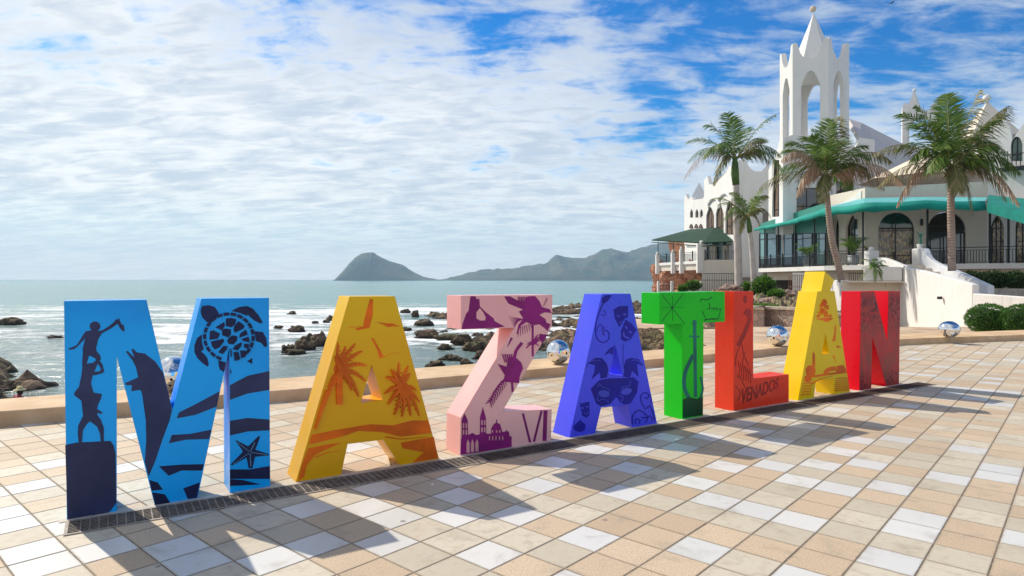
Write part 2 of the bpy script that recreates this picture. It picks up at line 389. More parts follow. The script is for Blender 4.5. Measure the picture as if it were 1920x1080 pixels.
tur = [[(250, 150), (330, 140), (400, 165), (445, 230), (440, 275), (390, 310), (350, 350), (300, 340), (250, 290), (232, 240), (232, 190)],
    [(595, 210), (680, 165), (780, 150), (850, 180), (920, 260), (970, 345), (940, 360), (870, 325), (810, 275), (793, 250), (785, 270), (700, 235)],
    [(870, 450), (970, 460), (1010, 530), (1025, 630), (990, 640), (950, 590), (890, 570)],
    [(245, 490), (190, 530), (155, 620), (155, 700), (190, 770), (250, 830), (310, 872), (328, 850), (310, 770), (270, 720), (235, 695), (268, 665), (245, 580)],
    [(440, 795), (530, 825), (510, 940), (460, 910), (445, 860)], [(780, 810), (845, 770), (845, 840)], [(578, 890), (600, 940), (585, 965)],
    [(530, 300), (600, 292), (655, 310), (640, 370), (600, 405), (530, 390)], [(680, 330), (755, 385), (740, 420), (640, 470), (620, 440), (630, 390)], [(510, 340), (520, 390), (480, 440), (405, 405)],
    [(485, 430), (530, 418), (590, 430), (590, 490), (560, 525), (485, 500)], [(340, 450), (380, 440), (460, 480), (435, 540), (335, 555)], [(350, 575), (500, 540), (510, 570), (460, 640), (400, 670), (365, 630)],
    [(575, 520), (610, 500), (665, 510), (665, 560), (620, 610), (560, 600), (545, 560)], [(700, 480), (770, 430), (790, 490), (690, 530)], [(715, 545), (800, 515), (815, 585), (740, 570)], [(610, 665), (640, 620), (720, 580), (715, 630), (670, 680)],
    [(745, 600), (805, 600), (800, 665), (745, 645)], [(440, 700), (500, 625), (552, 630), (540, 670), (490, 725)], [(700, 680), (760, 680), (785, 720), (750, 765), (705, 730)], [(620, 700), (680, 695), (690, 750), (630, 765)], [(584, 655), (600, 680), (600, 755), (585, 755)]]
for k in range(21):
    a0 = R(108+k*16.6); a1 = a0+R(13.2)
    if k in (20,): continue
    tur.append([(566+rr*300*math.cos(a), 520+rr*285*math.sin(a)) for rr, a in ((.90, a0), (.90, (a0+a1)/2), (.90, a1), (1.02, a1), (1.03, (a0+a1)/2), (1.02, a0))])
decal(M, 'turtle_motif', navy2, cb, tur)
# A (orange) --------------------------------------------------------
AO, mA = letter('a', (.82, .49, .0), [[(655.4, 556), (740.3, 555.5), (823.4, 860.5), (751.1, 872.4), (718.6, 824.3), (651.8, 832.6), (639.2, 890.4), (554.3, 907.4)], [(697, 683.5), (717.9, 749.6), (676.4, 755.7)]],
    'golden yellow letter A with orange palms and gulls, between the blue M and pink Z')
org = dk('orange_paint', (.95, .17, .003))
def palmburst(cx, cy, tips, wd):
    out = [ell(cx, cy, wd*1.5, wd*1.4, 10)]
    for a, b in tips:
        mx, my = (cx+a)/2+(b-cy)*.08, (cy+b)/2-abs(a-cx)*.12
        out.append(stroke(curve([(cx, cy), (mx, my), (a, b)], 5), wd))
        for t in (.35, .5, .65, .8):
            x = cx+(a-cx)*t; y = cy+(b-cy)*t-abs(a-cx)*.12*4*t*(1-t); d = Vector((a-cx, b-cy)).normalized()
            for sg in (-1, 1):
                e = Vector((d.x*.75-sg*d.y*.65, d.y*.75+sg*d.x*.65))*wd*.9*(1.25-t)
                out.append(stroke([(x, y), (x+e.x, y+e.y)], wd*.34))
    return out
c2 = (520, 530, 2.769)
decal(AO, 'gull_motif', org, c2, [[(480, 85), (497, 85), (495, 170), (478, 235), (415, 247), (400, 240), (450, 225), (445, 215), (462, 150)], stroke([(372, 231), (410, 230), (440, 227)], 4), [(510, 203), (560, 210), (600, 212), (638, 228), (600, 226), (575, 232), (550, 218)], [(485, 285), (500, 290), (545, 370), (552, 385), (530, 394), (520, 350)], stroke([(552, 388), (580, 370), (640, 360)], 3)])
decal(AO, 'palm_motif', org, c2, palmburst(330, 450, [(315, 310), (355, 330), (405, 315), (440, 355), (462, 430), (455, 510), (420, 590), (385, 560), (262, 540), (240, 600), (285, 520), (300, 380)], 26)+[stroke([(325, 460), (318, 540), (320, 630)], 30, False), stroke([(262, 560), (225, 660), (195, 760)], 26)])
decal(AO, 'palm_motif', org, c2, palmburst(645, 540, [(630, 410), (680, 430), (690, 470), (722, 560), (738, 620), (735, 690), (690, 690), (645, 695), (605, 685), (572, 630), (556, 575), (562, 490), (590, 450)], 24))
decal(AO, 'sea_motif', org, c2, [[(178, 790), (300, 765), (480, 735), (600, 740), (700, 715), (782, 715), (800, 780), (640, 800), (540, 775), (420, 770), (330, 800), (164, 840)], [(640, 830), (812, 800), (834, 910), (700, 934), (760, 880), (650, 860)], [(160, 860), (260, 840), (330, 830), (200, 890), (150, 950), (140, 1005), (108, 1030), (124, 960)],
    stroke([(560, 800), (640, 812), (780, 800)], 8), stroke([(200, 905), (260, 880), (320, 872)], 6)], .0028)
# Z -----------------------------------------------------------------
Z, mZ = letter('z', (.92, .50, .48), [[(864.3, 554.4), (1035.8, 552.8), (1034.5, 612), (941.8, 771.5), (1034.5, 767.4), (1032.9, 825.3), (862.4, 855.6), (864, 783.2), (964.5, 614.7), (864.3, 617.9)]],
    'pink letter Z painted with purple palm trees and a cathedral silhouette')
pur = dk('purple_paint', (.30, .012, .19)); pnk = dk('pink_paint', (.86, .42, .42))
c5 = (830, 545, 6.172); c6 = (830, 690, 6.172)
decal(Z, 'monument_motif', pur, c5, [([(320, 66), (380, 66), (390, 95), (425, 95), (430, 180), (500, 250), (590, 320), (600, 350), (660, 385), (720, 415), (640, 428), (222, 445), (228, 390), (270, 270), (300, 230), (310, 150)], [(390, 250), (430, 200), (470, 250), (500, 310), (490, 345), (430, 345), (390, 320)])])
zp = [[(710, 66), (780, 66), (900, 130), (950, 130), (985, 66), (1070, 62), (1120, 120), (1150, 190), (1240, 215), (1262, 260), (1180, 250), (1120, 280), (1190, 330), (1200, 370), (1250, 388), (1212, 470), (1185, 440), (1120, 390), (1045, 400), (960, 360), (880, 400), (930, 320), (880, 240), (930, 220), (760, 150)]]
zp += [stroke([(1042, 395), (1040, 560), (1042, 760)], 24, False), stroke([(950, 350), (890, 400), (860, 500)], 46), stroke([(800, 545), (750, 650)], 26)]
for k in range(9): zp.append(stroke([(930-8*k, 330+3*k), (760+8*k, 300+16*k)], 9))
for k in range(7): zp.append(stroke([(880+22*k, 420-6*k), (870+28*k, 540-14*k)], 8))
for k in range(6): zp.append(stroke([(870+20*k, 70), (880+14*k, 130)], 8, False))
zp.append(stroke([(1205, 90), (1165, 180)], 7))
for a, b in ((1150, 520), (1180, 560), (1110, 640), (1090, 600), (965, 665), (975, 620), (1000, 600), (1100, 510)): zp.append(stroke([(1045, 620), ((1045+a)/2, (610+b)/2-14), (a, b)], 22))
zp.append([(1120, 500), (1200, 510), (1185, 560), (1145, 600), (1120, 560)])
zp += [[(760, 775), (830, 765), (905, 830), (925, 900), (900, 950), (885, 1000), (880, 1070), (700, 1050), (720, 980), (640, 850), (740, 880)], stroke([(915, 602), (870, 660), (845, 700), (820, 800)], 30, False)]
for k in range(5): zp.append(stroke([(690+26*k, 735), (720+20*k, 830)], 9, False))
decal(Z, 'palm_motif', pur, c5, zp, .0015)
zq = [stroke([(740, 110), (650, 200), (590, 280), (550, 400)], 24), stroke([(800, 140), (803, 200), (808, 275)], 22, False), [(690, 20), (880, 20), (865, 110), (830, 170), (740, 130)]]
for k in range(10):
    x = 720-19*k; y = 130+28*k
    zq += [stroke([(x, y), (x-55, y+30)], 10), stroke([(x, y), (x+14, y+75)], 10)]
decal(Z, 'palm_motif', pur, c6, zq, .0060)
decal(Z, 'cathedral_motif', pur, c6, [[(207, 1003), (212, 830), (220, 800), (220, 600), (252, 525), (290, 600), (295, 775), (345, 750), (385, 775), (430, 765), (430, 575), (465, 450), (500, 575), (505, 760), (560, 760), (560, 700), (590, 650), (618, 632), (618, 595), (630, 595), (630, 632), (665, 650), (690, 740), (735, 730), (740, 705), (746, 730), (765, 735), (775, 790), (798, 790), (798, 915), (500, 965)]], .0015)
wn = [[(x-8, y), (x-8, y-50), (x, y-62), (x+8, y-50), (x+8, y)] for x, y in ((240, 695), (273, 695), (240, 770), (273, 770), (453, 660), (485, 660), (453, 742), (485, 742))]
wn += [[(x-17, 978-(x-290)*.12), (x-17, 870), (x, 825), (x+17, 870), (x+17, 978-(x-290)*.12)] for x in (292, 343, 395)]
wn += [ell(x, 812, 6, 26, 8) for x in (540, 577, 615, 655, 692)]+[ell(x, 733, 7, 16, 8) for x in (575, 622, 658)]
decal(Z, 'cathedral_windows', pnk, c6, wn, .0026)
decal(Z, 'column_motif', pur, c6, [stroke([(928, 525), (1012, 862)], 26, False), stroke([(1145, 492), (1055, 853)], 26, False), stroke([(1190, 490), (1178, 843)], 46, False)])
# A (blue) ------------------------------------------------------------
AB, mB = letter('ab', (.075, .085, .93), [[(1127.9, 551.4), (1181.9, 550.6), (1232.1, 794.4), (1185.9, 801.5), (1178.5, 759.6), (1127.1, 764.1), (1115.6, 812), (1067.4, 820.4)], [(1154.1, 647.7), (1167.7, 704.4), (1142.2, 702)]],
    'violet blue letter A with carnival masks and swirls, between pink Z and green T')
dbl = dk('deep_blue_paint', (.012, .012, .42)); mbl = dk('mid_blue_paint', (.09, .11, .85))
c7 = (1040, 545, 7.45); c8 = (1040, 670, 6.75)
decal(AB, 'theatre_mask_motif', dbl, c7, [[(820, 265), (900, 215), (1025, 212), (1025, 370), (975, 390), (930, 470), (905, 510), (845, 400)], [(990, 400), (1070, 455), (1145, 545), (1060, 680), (980, 715), (925, 680), (925, 560)], stroke([(955, 740), (955, 900), (955, 1040)], 8, False)])
decal(AB, 'mask_eyes', mbl, c7, [ell(888, 355, 20, 13), ell(975, 330, 24, 12), stroke([(900, 460), (920, 435), (935, 425)], 10, False), ell(998, 515, 26, 12, a=1), ell(1058, 580, 26, 11, a=.7), stroke(curve([(960, 580), (975, 640), (1040, 665)]), 20, False)], .0028)
decal(AB, 'scroll_motif', dbl, c7, [stroke(curve([(790, 62), (740, 130), (665, 200), (625, 300), (582, 420), (568, 560), (600, 680), (680, 725), (750, 680), (755, 590), (700, 550), (672, 600), (700, 620)]), 17, False), stroke(curve([(600, 570), (592, 520), (640, 475), (672, 520), (650, 560)]), 12, False), stroke(curve([(645, 330), (700, 350), (705, 290), (665, 280)]), 10, False), [(665, 95), (720, 62), (800, 62), (740, 150), (655, 175)], stroke([(660, 540), (715, 500)], 14)])
decal(AB, 'jester_mask_motif', dbl, c8, [[(385, 150), (430, 60), (520, 5), (600, 10), (660, 80), (680, 160), (660, 255), (580, 270), (570, 190), (460, 285), (500, 190), (510, 100), (430, 80)],
    [(872, 120), (900, 30), (960, 5), (1060, 20), (1125, 110), (1040, 80), (1062, 250), (980, 170), (950, 255), (865, 245), (880, 180)],
    [(455, 400), (560, 290), (700, 264), (850, 264), (1000, 250), (1060, 310), (1040, 450), (960, 585), (880, 598), (820, 560), (780, 500), (700, 590), (590, 620), (530, 590)],
    [(315, 585), (440, 560), (440, 730), (400, 765), (350, 740)], [(230, 880), (320, 790), (390, 850), (380, 920), (330, 945), (260, 930)]])
decal(AB, 'jester_mask_motif', dbl, c7, [[(690, 905), (760, 810), (838, 765), (815, 880), (800, 900), (765, 870)]], .0015)
eyes = [ell(620, 460, 72, 45, 16, .1), ell(905, 430, 72, 42, 16, -.25), stroke(curve([(545, 380), (560, 330), (610, 380), (660, 390), (700, 430)]), 9, False), stroke(curve([(840, 400), (870, 370), (940, 360), (965, 290)]), 9, False), stroke(curve([(540, 480), (545, 550), (600, 530), (650, 540), (680, 575)]), 8, False), stroke(curve([(810, 480), (860, 500), (850, 550), (830, 545)]), 8, False), ell(350, 640, 16, 9), ell(410, 625, 16, 9), stroke([(370, 700), (395, 725), (425, 690)], 10, False), stroke(curve([(430, 60), (520, 35), (575, 45)]), 7, False), stroke(curve([(975, 35), (1040, 35), (1080, 70)]), 7, False)]
decal(AB, 'mask_eyes', mbl, c8, eyes, .0032)
decal(AB, 'scroll_motif', dbl, c8, [stroke(curve([(1150, 660), (1095, 560), (1095, 480), (1145, 445), (1190, 480), (1165, 525), (1135, 500)]), 15, False), stroke(curve([(985, 850), (985, 740), (1060, 672), (1140, 710), (1170, 760), (1100, 760)]), 15, False), stroke(curve([(1165, 650), (1200, 615), (1240, 690), (1265, 790)]), 14, False), stroke(curve([(1020, 840), (1030, 780), (1080, 800), (1060, 840)]), 10, False), stroke(curve([(1150, 830), (1200, 740), (1250, 800)]), 10, False), stroke(curve([(1200, 470), (1222, 520), (1215, 580)]), 10, False)])
# T ----------------------------------------------------------------------
T, mT = letter('t', (.0, .62, .004), [[(1236.6, 549.1), (1358.9, 546.7), (1358.9, 603), (1319.2, 605), (1318, 779.5), (1279.4, 785.5), (1279.4, 607.4), (1236.6, 608.6)]],
    'bright green letter T with a teal anchor and dark compass drawing')
dgr = dk('dark_green_paint', (.0, .075, .02)); tea = dk('teal_paint', (.01, .19, .15))
ct = (1200, 540, 4.154)
decal(T, 'compass_motif', dgr, ct, [stroke([(175, 55), (350, 285)], 4, False), stroke([(335, 48), (168, 262)], 4, False), stroke([(252, 60), (254, 255)], 2.5, False), stroke([(168, 152), (345, 152)], 2.5, False), ell(250, 152, 9, 9)])
decal(T, 'ship_motif', dgr, ct, [stroke([(485, 180), (500, 215), (515, 242), (600, 247), (618, 215), (628, 155)], 5, False), stroke([(520, 165), (570, 160), (622, 165)], 4, False), stroke([(542, 115), (542, 165)], 5, False), stroke([(575, 150), (575, 180)], 5), stroke([(598, 150), (598, 180)], 5), stroke(curve([(470, 105), (482, 85), (520, 92), (562, 70)]), 6, False), stroke([(500, 250), (560, 238), (650, 240)], 8)])
decal(T, 'anchor_motif', tea, ct, [stroke([(424, 250), (428, 500), (432, 850)], 26, False), stroke([(385, 372), (425, 385), (462, 376)], 13, False), stroke(curve([(415, 520), (355, 650), (345, 770), (385, 865)]), 30, False), stroke(curve([(472, 690), (488, 790), (462, 868)]), 16, False), ell(424, 275, 17, 22)])
decal(T, 'seabed_motif', dgr, ct, [[(333, 868), (380, 850), (440, 862), (489, 848), (489, 990), (333, 1012)]], .003)
# L ---------------------------------------------------------------------
Lr, mL = letter('l', (.86, .045, .012), [[(1376.2, 546.2), (1412.2, 546.2), (1412.2, 710), (1478.9, 701.8), (1478.9, 752.9), (1375.6, 768.4)]],
    'orange red letter L with a dark deer drawing and slanted lettering on its foot')
drd = dk('dark_red_paint', (.42, .03, .025)); cl = (1370, 540, 4.5)
dl = [stroke(curve([(150, 175), (160, 260), (115, 380), (60, 490)]), 34, False), [(105, 220), (130, 170), (150, 190), (165, 250), (140, 245), (120, 225)], ell(122, 95, 16, 34), stroke(curve([(95, 470), (110, 560), (150, 650)]), 7, False), stroke(curve([(70, 500), (45, 580), (40, 660)]), 7, False), stroke(curve([(120, 540), (100, 640), (140, 700), (180, 740)]), 6, False), stroke(curve([(50, 740), (90, 770), (120, 840)]), 6, False), stroke(curve([(40, 830), (80, 880), (60, 950)]), 6, False)]
for k in range(6): dl.append(stroke(curve([(60+20*k, 620+12*k), (75+18*k, 690+10*k), (60+22*k, 760+8*k)]), 4, False))
decal(Lr, 'deer_motif', drd, cl, dl)
fc = bpy.data.curves.new('lettering', 'FONT'); fc.body = 'VENADOS'; fc.size = 1; fc.extrude = .002; fc.offset = .02
fo = bpy.data.objects.new('lettering', fc); C.objects.link(fo); bpy.context.view_layer.update()
me = bpy.data.meshes.new_from_object(fo.evaluated_get(bpy.context.evaluated_depsgraph_get())); bpy.data.objects.remove(fo)
xs = [v.co.x for v in me.vertices]; ys = [v.co.y for v in me.vertices]; x0, x1, y0, y1 = min(xs), max(xs), min(ys), max(ys)
qa = LP.uv(1370+82/4.5, 540+985/4.5); qb = LP.uv(1370+400/4.5, 540+850/4.5); qh = .20
for v in me.vertices:
    a = (v.co.x-x0)/(x1-x0); b = (v.co.y-y0)/(y1-y0)
    s = qa[0]+(qb[0]-qa[0])*a+b*.025; z = qa[1]+(qb[1]-qa[1])*a+b*qh*(1-.25*a)
    v.co = LP.w(s, z, .0022+v.co.z)
lo = obj('lettering', me, drd, Lr)
# A accent ---------------------------------------------------------------
AA, mAA = letter('aa', (.90, .62, .002), [[(1533, 546.2), (1564.7, 545.7), (1593.6, 735.5), (1565.9, 739.6), (1562.7, 710.7), (1529.8, 713), (1525.5, 746), (1496.1, 751.6)], [(1547.9, 624), (1555.1, 663.7), (1540.7, 663.7)]],
    'lemon yellow letter A wearing an acute accent, between red L and crimson N', extra=[(1547.4, 509), (1564.3, 525), (1556.5, 546.4), (1540.2, 546.4)])
caa = (1460, 500, 4.153)
rg = random.Random(4); isl = [[(285, 408), (330, 400), (425, 398), (415, 412), (375, 432), (340, 418)], [(335, 262), (352, 250), (375, 262), (378, 290), (345, 300)]]
for k in range(54):
    y = rg.uniform(275, 395); hw = (y-235)*.40; x = 350+rg.uniform(-hw*.85, hw); a = rg.uniform(0, 3.14)
    isl.append(stroke(curve([(max(x-8*math.cos(a), 296), y-8*math.sin(a)), (max(x, 299), y-3), (max(x+10*math.cos(a), 296), y+9*math.sin(a))], 3), rg.uniform(5, 10), False))
decal(AA, 'island_motif', org, caa, isl, .0015)
decal(AA, 'guitar_motif', org, caa, [ell(248, 812, 40, 45, 16), [(262, 775), (262, 680), (270, 662), (282, 680), (284, 780)], ell(228, 870, 28, 30, 12)])
decal(AA, 'gull_motif', org, caa, [[(437, 450), (447, 470), (440, 580), (415, 582), (432, 520)], ell(462, 623, 13, 9), stroke([(425, 690), (445, 740)], 10), stroke([(440, 618), (490, 628)], 4, False)])
aa = [stroke(curve([(200, 860), (300, 850), (400, 835), (530, 820)]), 16, False), [(345, 838), (360, 800), (400, 780), (445, 775), (440, 805), (400, 815), (370, 840)], [(440, 812), (455, 772), (500, 765), (522, 790), (525, 825), (470, 830)]]
for k in range(7): aa.append(stroke(curve([(445-2*k, 872+15*k), (490, 865+16*k), (541+k*1.5, 868+15*k)]), 7, False))
for k in range(6): aa.append(stroke([(192-4*k, 890+22*k), (225, 880+22*k), (262-k*3, 885+22*k)], 7, False))
aa.append(stroke([(250, 915), (330, 870), (420, 850)], 8))
decal(AA, 'boat_motif', org, caa, aa, .0026)
# N -----------------------------------------------------------------------
N, mN = letter('n', (.80, .0, .018), [[(1613.5, 546.5), (1639.4, 545.9), (1663.5, 639), (1665.7, 545.6), (1688, 546), (1685.7, 720.6), (1661.7, 724.3), (1635.7, 632.6), (1633.5, 729), (1611, 732.6)]],
    'crimson letter N at the far end of the row, faded and smudged front')
def nmat():
    m = bpy.data.materials.new('smudged_print'); m.use_nodes = True; t = NT(m.node_tree); b = bsdf(m)
    o = t.n('ShaderNodeTexCoord').outputs['Object']
    n1 = t.noise(o, 3.2, 6, .6, .6); n2 = t.noise(o, 16, 5, .7, 1.5)
    mp_ = t.n('ShaderNodeMapping', i={0: o}); mp_.inputs['Scale'].default_value = (9, 9, 1.2); n3 = t.noise(mp_.outputs[0], 2, 4, .6)
    c = t.mix(t.ramp(n1, .38, .62), (.46, .02, .03), (.30, .055, .045)); c = t.mix(t.ramp(n3, .45, .62, 0, .7), c, (.56, .035, .035))
    c = t.mix(t.ramp(n2, .56, .68, 0, .6), c, (.14, .02, .03))
    zz = t.n('ShaderNodeSeparateXYZ', i={0: o}).outputs[2]; n4 = t.noise(o, 7, 6, .7, 2)
    dark = t.m('ADD', t.m('MULTIPLY', t.ramp(zz, .75, 1.15), t.ramp(zz, 1.5, 1.3)), t.ramp(zz, .32, .12))
    c = t.mix(t.m('MULTIPLY', dark, t.ramp(n4, .42, .60)), c, (.10, .008, .018))
    t.set(b.inputs['Base Color'], c); b.inputs['Roughness'].default_value = .4; b.inputs['Specular IOR Level'].default_value = .25
    return m
decal(N, 'front_print', nmat(), (0, 0, 1), [[(1614.3, 547.3), (1639.2, 546.9), (1663.5, 640.5), (1666.2, 546.8), (1687.2, 546.9), (1685.1, 719.6), (1662.2, 723.2), (1635.7, 630.6), (1633.1, 728), (1611.8, 731.4)]])
# concrete strip + drain -------------------------------------------------------
bm = bmesh.new(); s1 = (B0-A0).length
prism(bm, lambda s, d, z: LP.A+LP.u*s+LP.n*d+Vector((0, 0, z)), [[(-.04, -.02), (s1+.6, -.02), (s1+.6, .047), (-.04, .047)]], .004, -.02)
struct(obj('concrete_strip', fixn(bm), mat('concrete', (.60, .53, .44), .8, var=.25, vscale=9, bump=.002, bscale=50)))
def grate(s_a, s_b, label, col):
    d0, d1 = .05, .335
    root = empty('drain_grate', LP.w(s_a, 0, .2), label, 'drain grate', 'drain grates')
    bm = bmesh.new(); w3 = lambda s, d, z: LP.A+LP.u*s+LP.n*d+Vector((0, 0, z))
    def bar(a, b, c, d, zt=.007, zb=-.004): prism(bm, w3, [[(a, c), (b, c), (b, d), (a, d)]], zt, zb)
    bar(s_a, s_b, d0, d0+.022); bar(s_a, s_b, d1-.022, d1); bar(s_a, s_a+.02, d0+.022, d1-.022); bar(s_b-.02, s_b, d0+.022, d1-.022)
    obj('frame', fixn(bm), mat('grate_steel', (.34, .29, .24), .6, metal=.1, var=.3, vscale=12), root)
    bm = bmesh.new(); k = s_a+.085
    while k < s_b-.03: bar(k, k+.0075, d0+.022, d1-.022, .006); k += .052
    gm = mat('grate_rust_%d' % int(col[0]*100), col, .7, var=.4, vscale=8); obj('cross_bars', fixn(bm), gm, root)
    bm = bmesh.new()
    for j in range(1, 8): y = d0+.022+(d1-d0-.044)*j/8; bar(s_a+.02, s_b-.02, y-.0032, y+.0032, .0052)
    obj('long_bars', fixn(bm), gm, root)
    bm = bmesh.new(); bar(s_a, s_b, d0, d1, .0012, -.001)
    obj('black_sheet', fixn(bm), mat('drain_dark', (.012, .009, .008), .9), root)  # flat black sheet stands for the shaded depth under the bars
sA = LP.uv(124, 975)[0]; sB = LP.uv(880, 850)[0]; sC = LP.uv(1480, 752)[0]
grate(sA+.0, sB, 'long rusty drain grate in front of the letters M to Z', (.33, .27, .22))
grate(sB+.012, sC, 'middle stretch of rusty drain grate in front of the blue A, T and L', (.17, .13, .105))
grate(sC+.012, s1+.45, 'far end of the rusty drain grate beside the yellow accented A and N', (.13, .08, .06))

# ------------------------------------------------------------------ chrome balls
chm = mat('chrome', (.80, .81, .83), .07, metal=1, var=.12, vscale=30, bump=.0006, bscale=14)
hole = mat('hole_black', (.008, .008, .009), .9, spec=.1)
def ball(px, cy, d, Y, label, sx=1):
    r = d/2/F*Y; c = G(px, Y, r+.153+(.014 if px < 500 else 0)); base = Vector((c.x, c.y, c.z-r))
    root = empty('steel_ball', base, label, 'steel ball', 'perforated steel balls on the seat wall')
    bm = bmesh.new(); bmesh.ops.create_uvsphere(bm, u_segments=64, v_segments=40, radius=r, matrix=Matrix.Translation(c) @ Matrix.Diagonal((sx, sx, 1, 1)))
    smooth(obj('shell', bm, chm, root))
    bm = bmesh.new(); rg = random.Random(int(px)); dirs = []
    for _ in range(400):
        v = Vector((rg.gauss(0, 1), rg.gauss(0, 1), rg.gauss(0, 1))).normalized()
        if v.z > -.02 or v.z < -.85 or any(v.dot(q) > .93 for q in dirs): continue
        dirs.append(v)
    for v in dirs:
        rr = r*rg.choice((.05, .075, .10)); a = v.orthogonal().normalized(); b = v.cross(a)
        ring = [bm.verts.new(c+Vector(((v.x*1.004*math.cos(0)+0)*sx, v.y*1.004*sx, v.z*1.004))*math.sqrt(max(r*r-rr*rr, 0))+(a*math.cos(t)+b*math.sin(t))*rr) for t in [k*math.pi/6 for k in range(12)]]
        bm.faces.new(ring)
    obj('holes', bm, hole, root)
ball(324, 703, 66, 8.55, 'large mirror steel ball with round holes on the wall behind the blue M')
ball(1047, 662, 45, 11.45, 'mirror steel ball with holes on the wall between pink Z and blue A')
ball(1458, 631.5, 39, 14.5, 'mirror steel ball with holes on the wall between red L and yellow accented A')
ball(1780, 619, 31, 16.65, 'mirror steel ball with holes on the wall right of the N, near the round shrubs', 1.15)
# ------------------------------------------------------------------ sea
SEA = -4.0
def sea_mat():
    m = bpy.data.materials.new('sea_water'); m.use_nodes = True; t = NT(m.node_tree); b = bsdf(m)
    pos = t.n('ShaderNodeNewGeometry').outputs['Position']; sp = t.n('ShaderNodeSeparateXYZ', i={0: pos}); X, Y, Z_ = sp.outputs
    # distance-stretched waves
    mp_ = t.n('ShaderNodeMapping', i={0: pos}); mp_.inputs['Scale'].default_value = (.42, 1, 1); v = mp_.outputs[0]
    n1 = t.noise(v, .55, 6, .6, .3); n2 = t.noise(v, .12, 5, .6); n3 = t.noise(v, 2.6, 4, .6)
    foamline = t.noise(v, .11, 8, .72, .9); foamfine = t.noise(pos, .55, 9, .78, 1.0)
    ang = t.m('DIVIDE', X, Y)
    zone = t.m('MULTIPLY', t.ramp(Y, 34, 60), t.ramp(Y, 175, 118))
    leftdim = t.ramp(ang, -.60, -.30, .9, 1.0)
    rightdim = t.ramp(ang, .0, .12, 1.0, .9)
    zone = t.m('MULTIPLY', t.m('MULTIPLY', zone, leftdim), rightdim)
    f = t.m('ADD', t.m('MULTIPLY', foamline, .75), t.m('MULTIPLY', foamfine, .38))
    f = t.m('ADD', f, t.m('MULTIPLY', zone, .175))
    foam = t.ramp(f, .67, .78)
    lacy = t.m('MULTIPLY', t.ramp(foamfine, .52, .62), t.m('MULTIPLY', t.ramp(Y, 130, 50), t.ramp(foamline, .42, .6, 0, .55)))
    foam = t.m('MAXIMUM', foam, lacy)
    deep = t.mix(t.ramp(n2, .4, .6), (.09, .225, .20), (.13, .27, .235)); deep = t.mix(t.ramp(Y, 150, 25), deep, (.15, .21, .19))
    col = t.mix(foam, deep, (.80, .82, .82))
    t.set(b.inputs['Base Color'], col)
    t.set(b.inputs['Roughness'], t.ramp(foam, 0, 1, .20, .9))
    b.inputs['IOR'].default_value = 1.33
    far = t.ramp(Y, 60, 1500, 1, .35)
    h = t.m('ADD', t.m('MULTIPLY', n1, .30), t.m('ADD', t.m('MULTIPLY', n2, 1.0), t.m('MULTIPLY', n3, .07)))
    h = t.m('ADD', h, t.m('MULTIPLY', foam, .12))
    t.set(b.inputs['Normal'], t.n('ShaderNodeBump', i={'Strength': t.m('MULTIPLY', far, .85), 'Distance': 1.0, 'Height': h}))
    return m
bm = bmesh.new()
vs = [bm.verts.new(v) for v in ((-14000, -40, SEA), (14000, -40, SEA), (14000, 14000, SEA), (-14000, 14000, SEA))]; bm.faces.new(vs)
struct(obj('sea', bm, sea_mat()))
# breaking wave crests: low foamy ridges
fm = mat('foam', (.82, .84, .84), .9, bump=.05, bscale=3)
# ------------------------------------------------------------------ hills
hm = mat('hill_scrub', (.03, .06, .022), .95, col2=(.11, .095, .045), vscale=.012, bump=6, bscale=.05)
def hill(name, prof, Y, depth, seed):
    """prof: (px,py) skyline"""
    bm = bmesh.new(); nx, ny = 200, 34; x0, x1 = prof[0][0], prof[-1][0]; grid = []
    for i in range(nx+1):
        px = x0+(x1-x0)*i/nx
        for (a, ya), (b, yb) in zip(prof, prof[1:]):
            if a <= px <= b: py = ya+(yb-ya)*(px-a)/max(b-a, 1e-6); break
        H = max(0, (HZ+1-py)/F*Y); X = (px-960)/F*Y; col = []
        for j in range(ny+1):
            v = -1+2*j/ny; e = max(0, 1-abs(v)**1.25)
            rdg = noise.hetero_terrain(Vector((X*.006+seed, v*depth*.006, 3.1)), 1.0, 2.0, 6, .6)
            h = H*e**.8*(1+.0*rdg)+(rdg-.6)*H*.22*e*(1-e)*2.4+(noise.fractal(Vector((X*.03, v*depth*.02, seed)), 1, 2, 4))*depth*.018*e
            if j == 0 or j == ny: h = -3
            col.append(bm.verts.new((X, Y+v*depth, SEA+max(h, -3))))
        grid.append(col)
    for i in range(nx):
        for j in range(ny): bm.faces.new((grid[i][j], grid[i+1][j], grid[i+1][j+1], grid[i][j+1]))
    return struct(obj(name, fixn(bm), hm))
q = lambda L: [(600+a/2.909, 430+b/2.909) for a, b in L]
hill('island', q([(104, 273), (112, 258), (122, 236), (140, 210), (162, 180), (195, 146), (230, 128), (262, 122), (290, 123), (325, 144), (380, 170), (450, 190), (510, 230), (570, 258), (650, 273)]), 3200, 130, 1.7)
hill('headland', q([(680, 273), (740, 255), (800, 240), (880, 218), (1050, 212), (1130, 198), (1240, 180), (1270, 150), (1290, 136), (1340, 150), (1440, 155), (1500, 135), (1540, 106), (1580, 100), (1640, 120), (1680, 122), (1740, 100), (1840, 75), (1900, 60), (2000, 80), (2150, 160), (2400, 273)]), 3700, 420, 5.2)
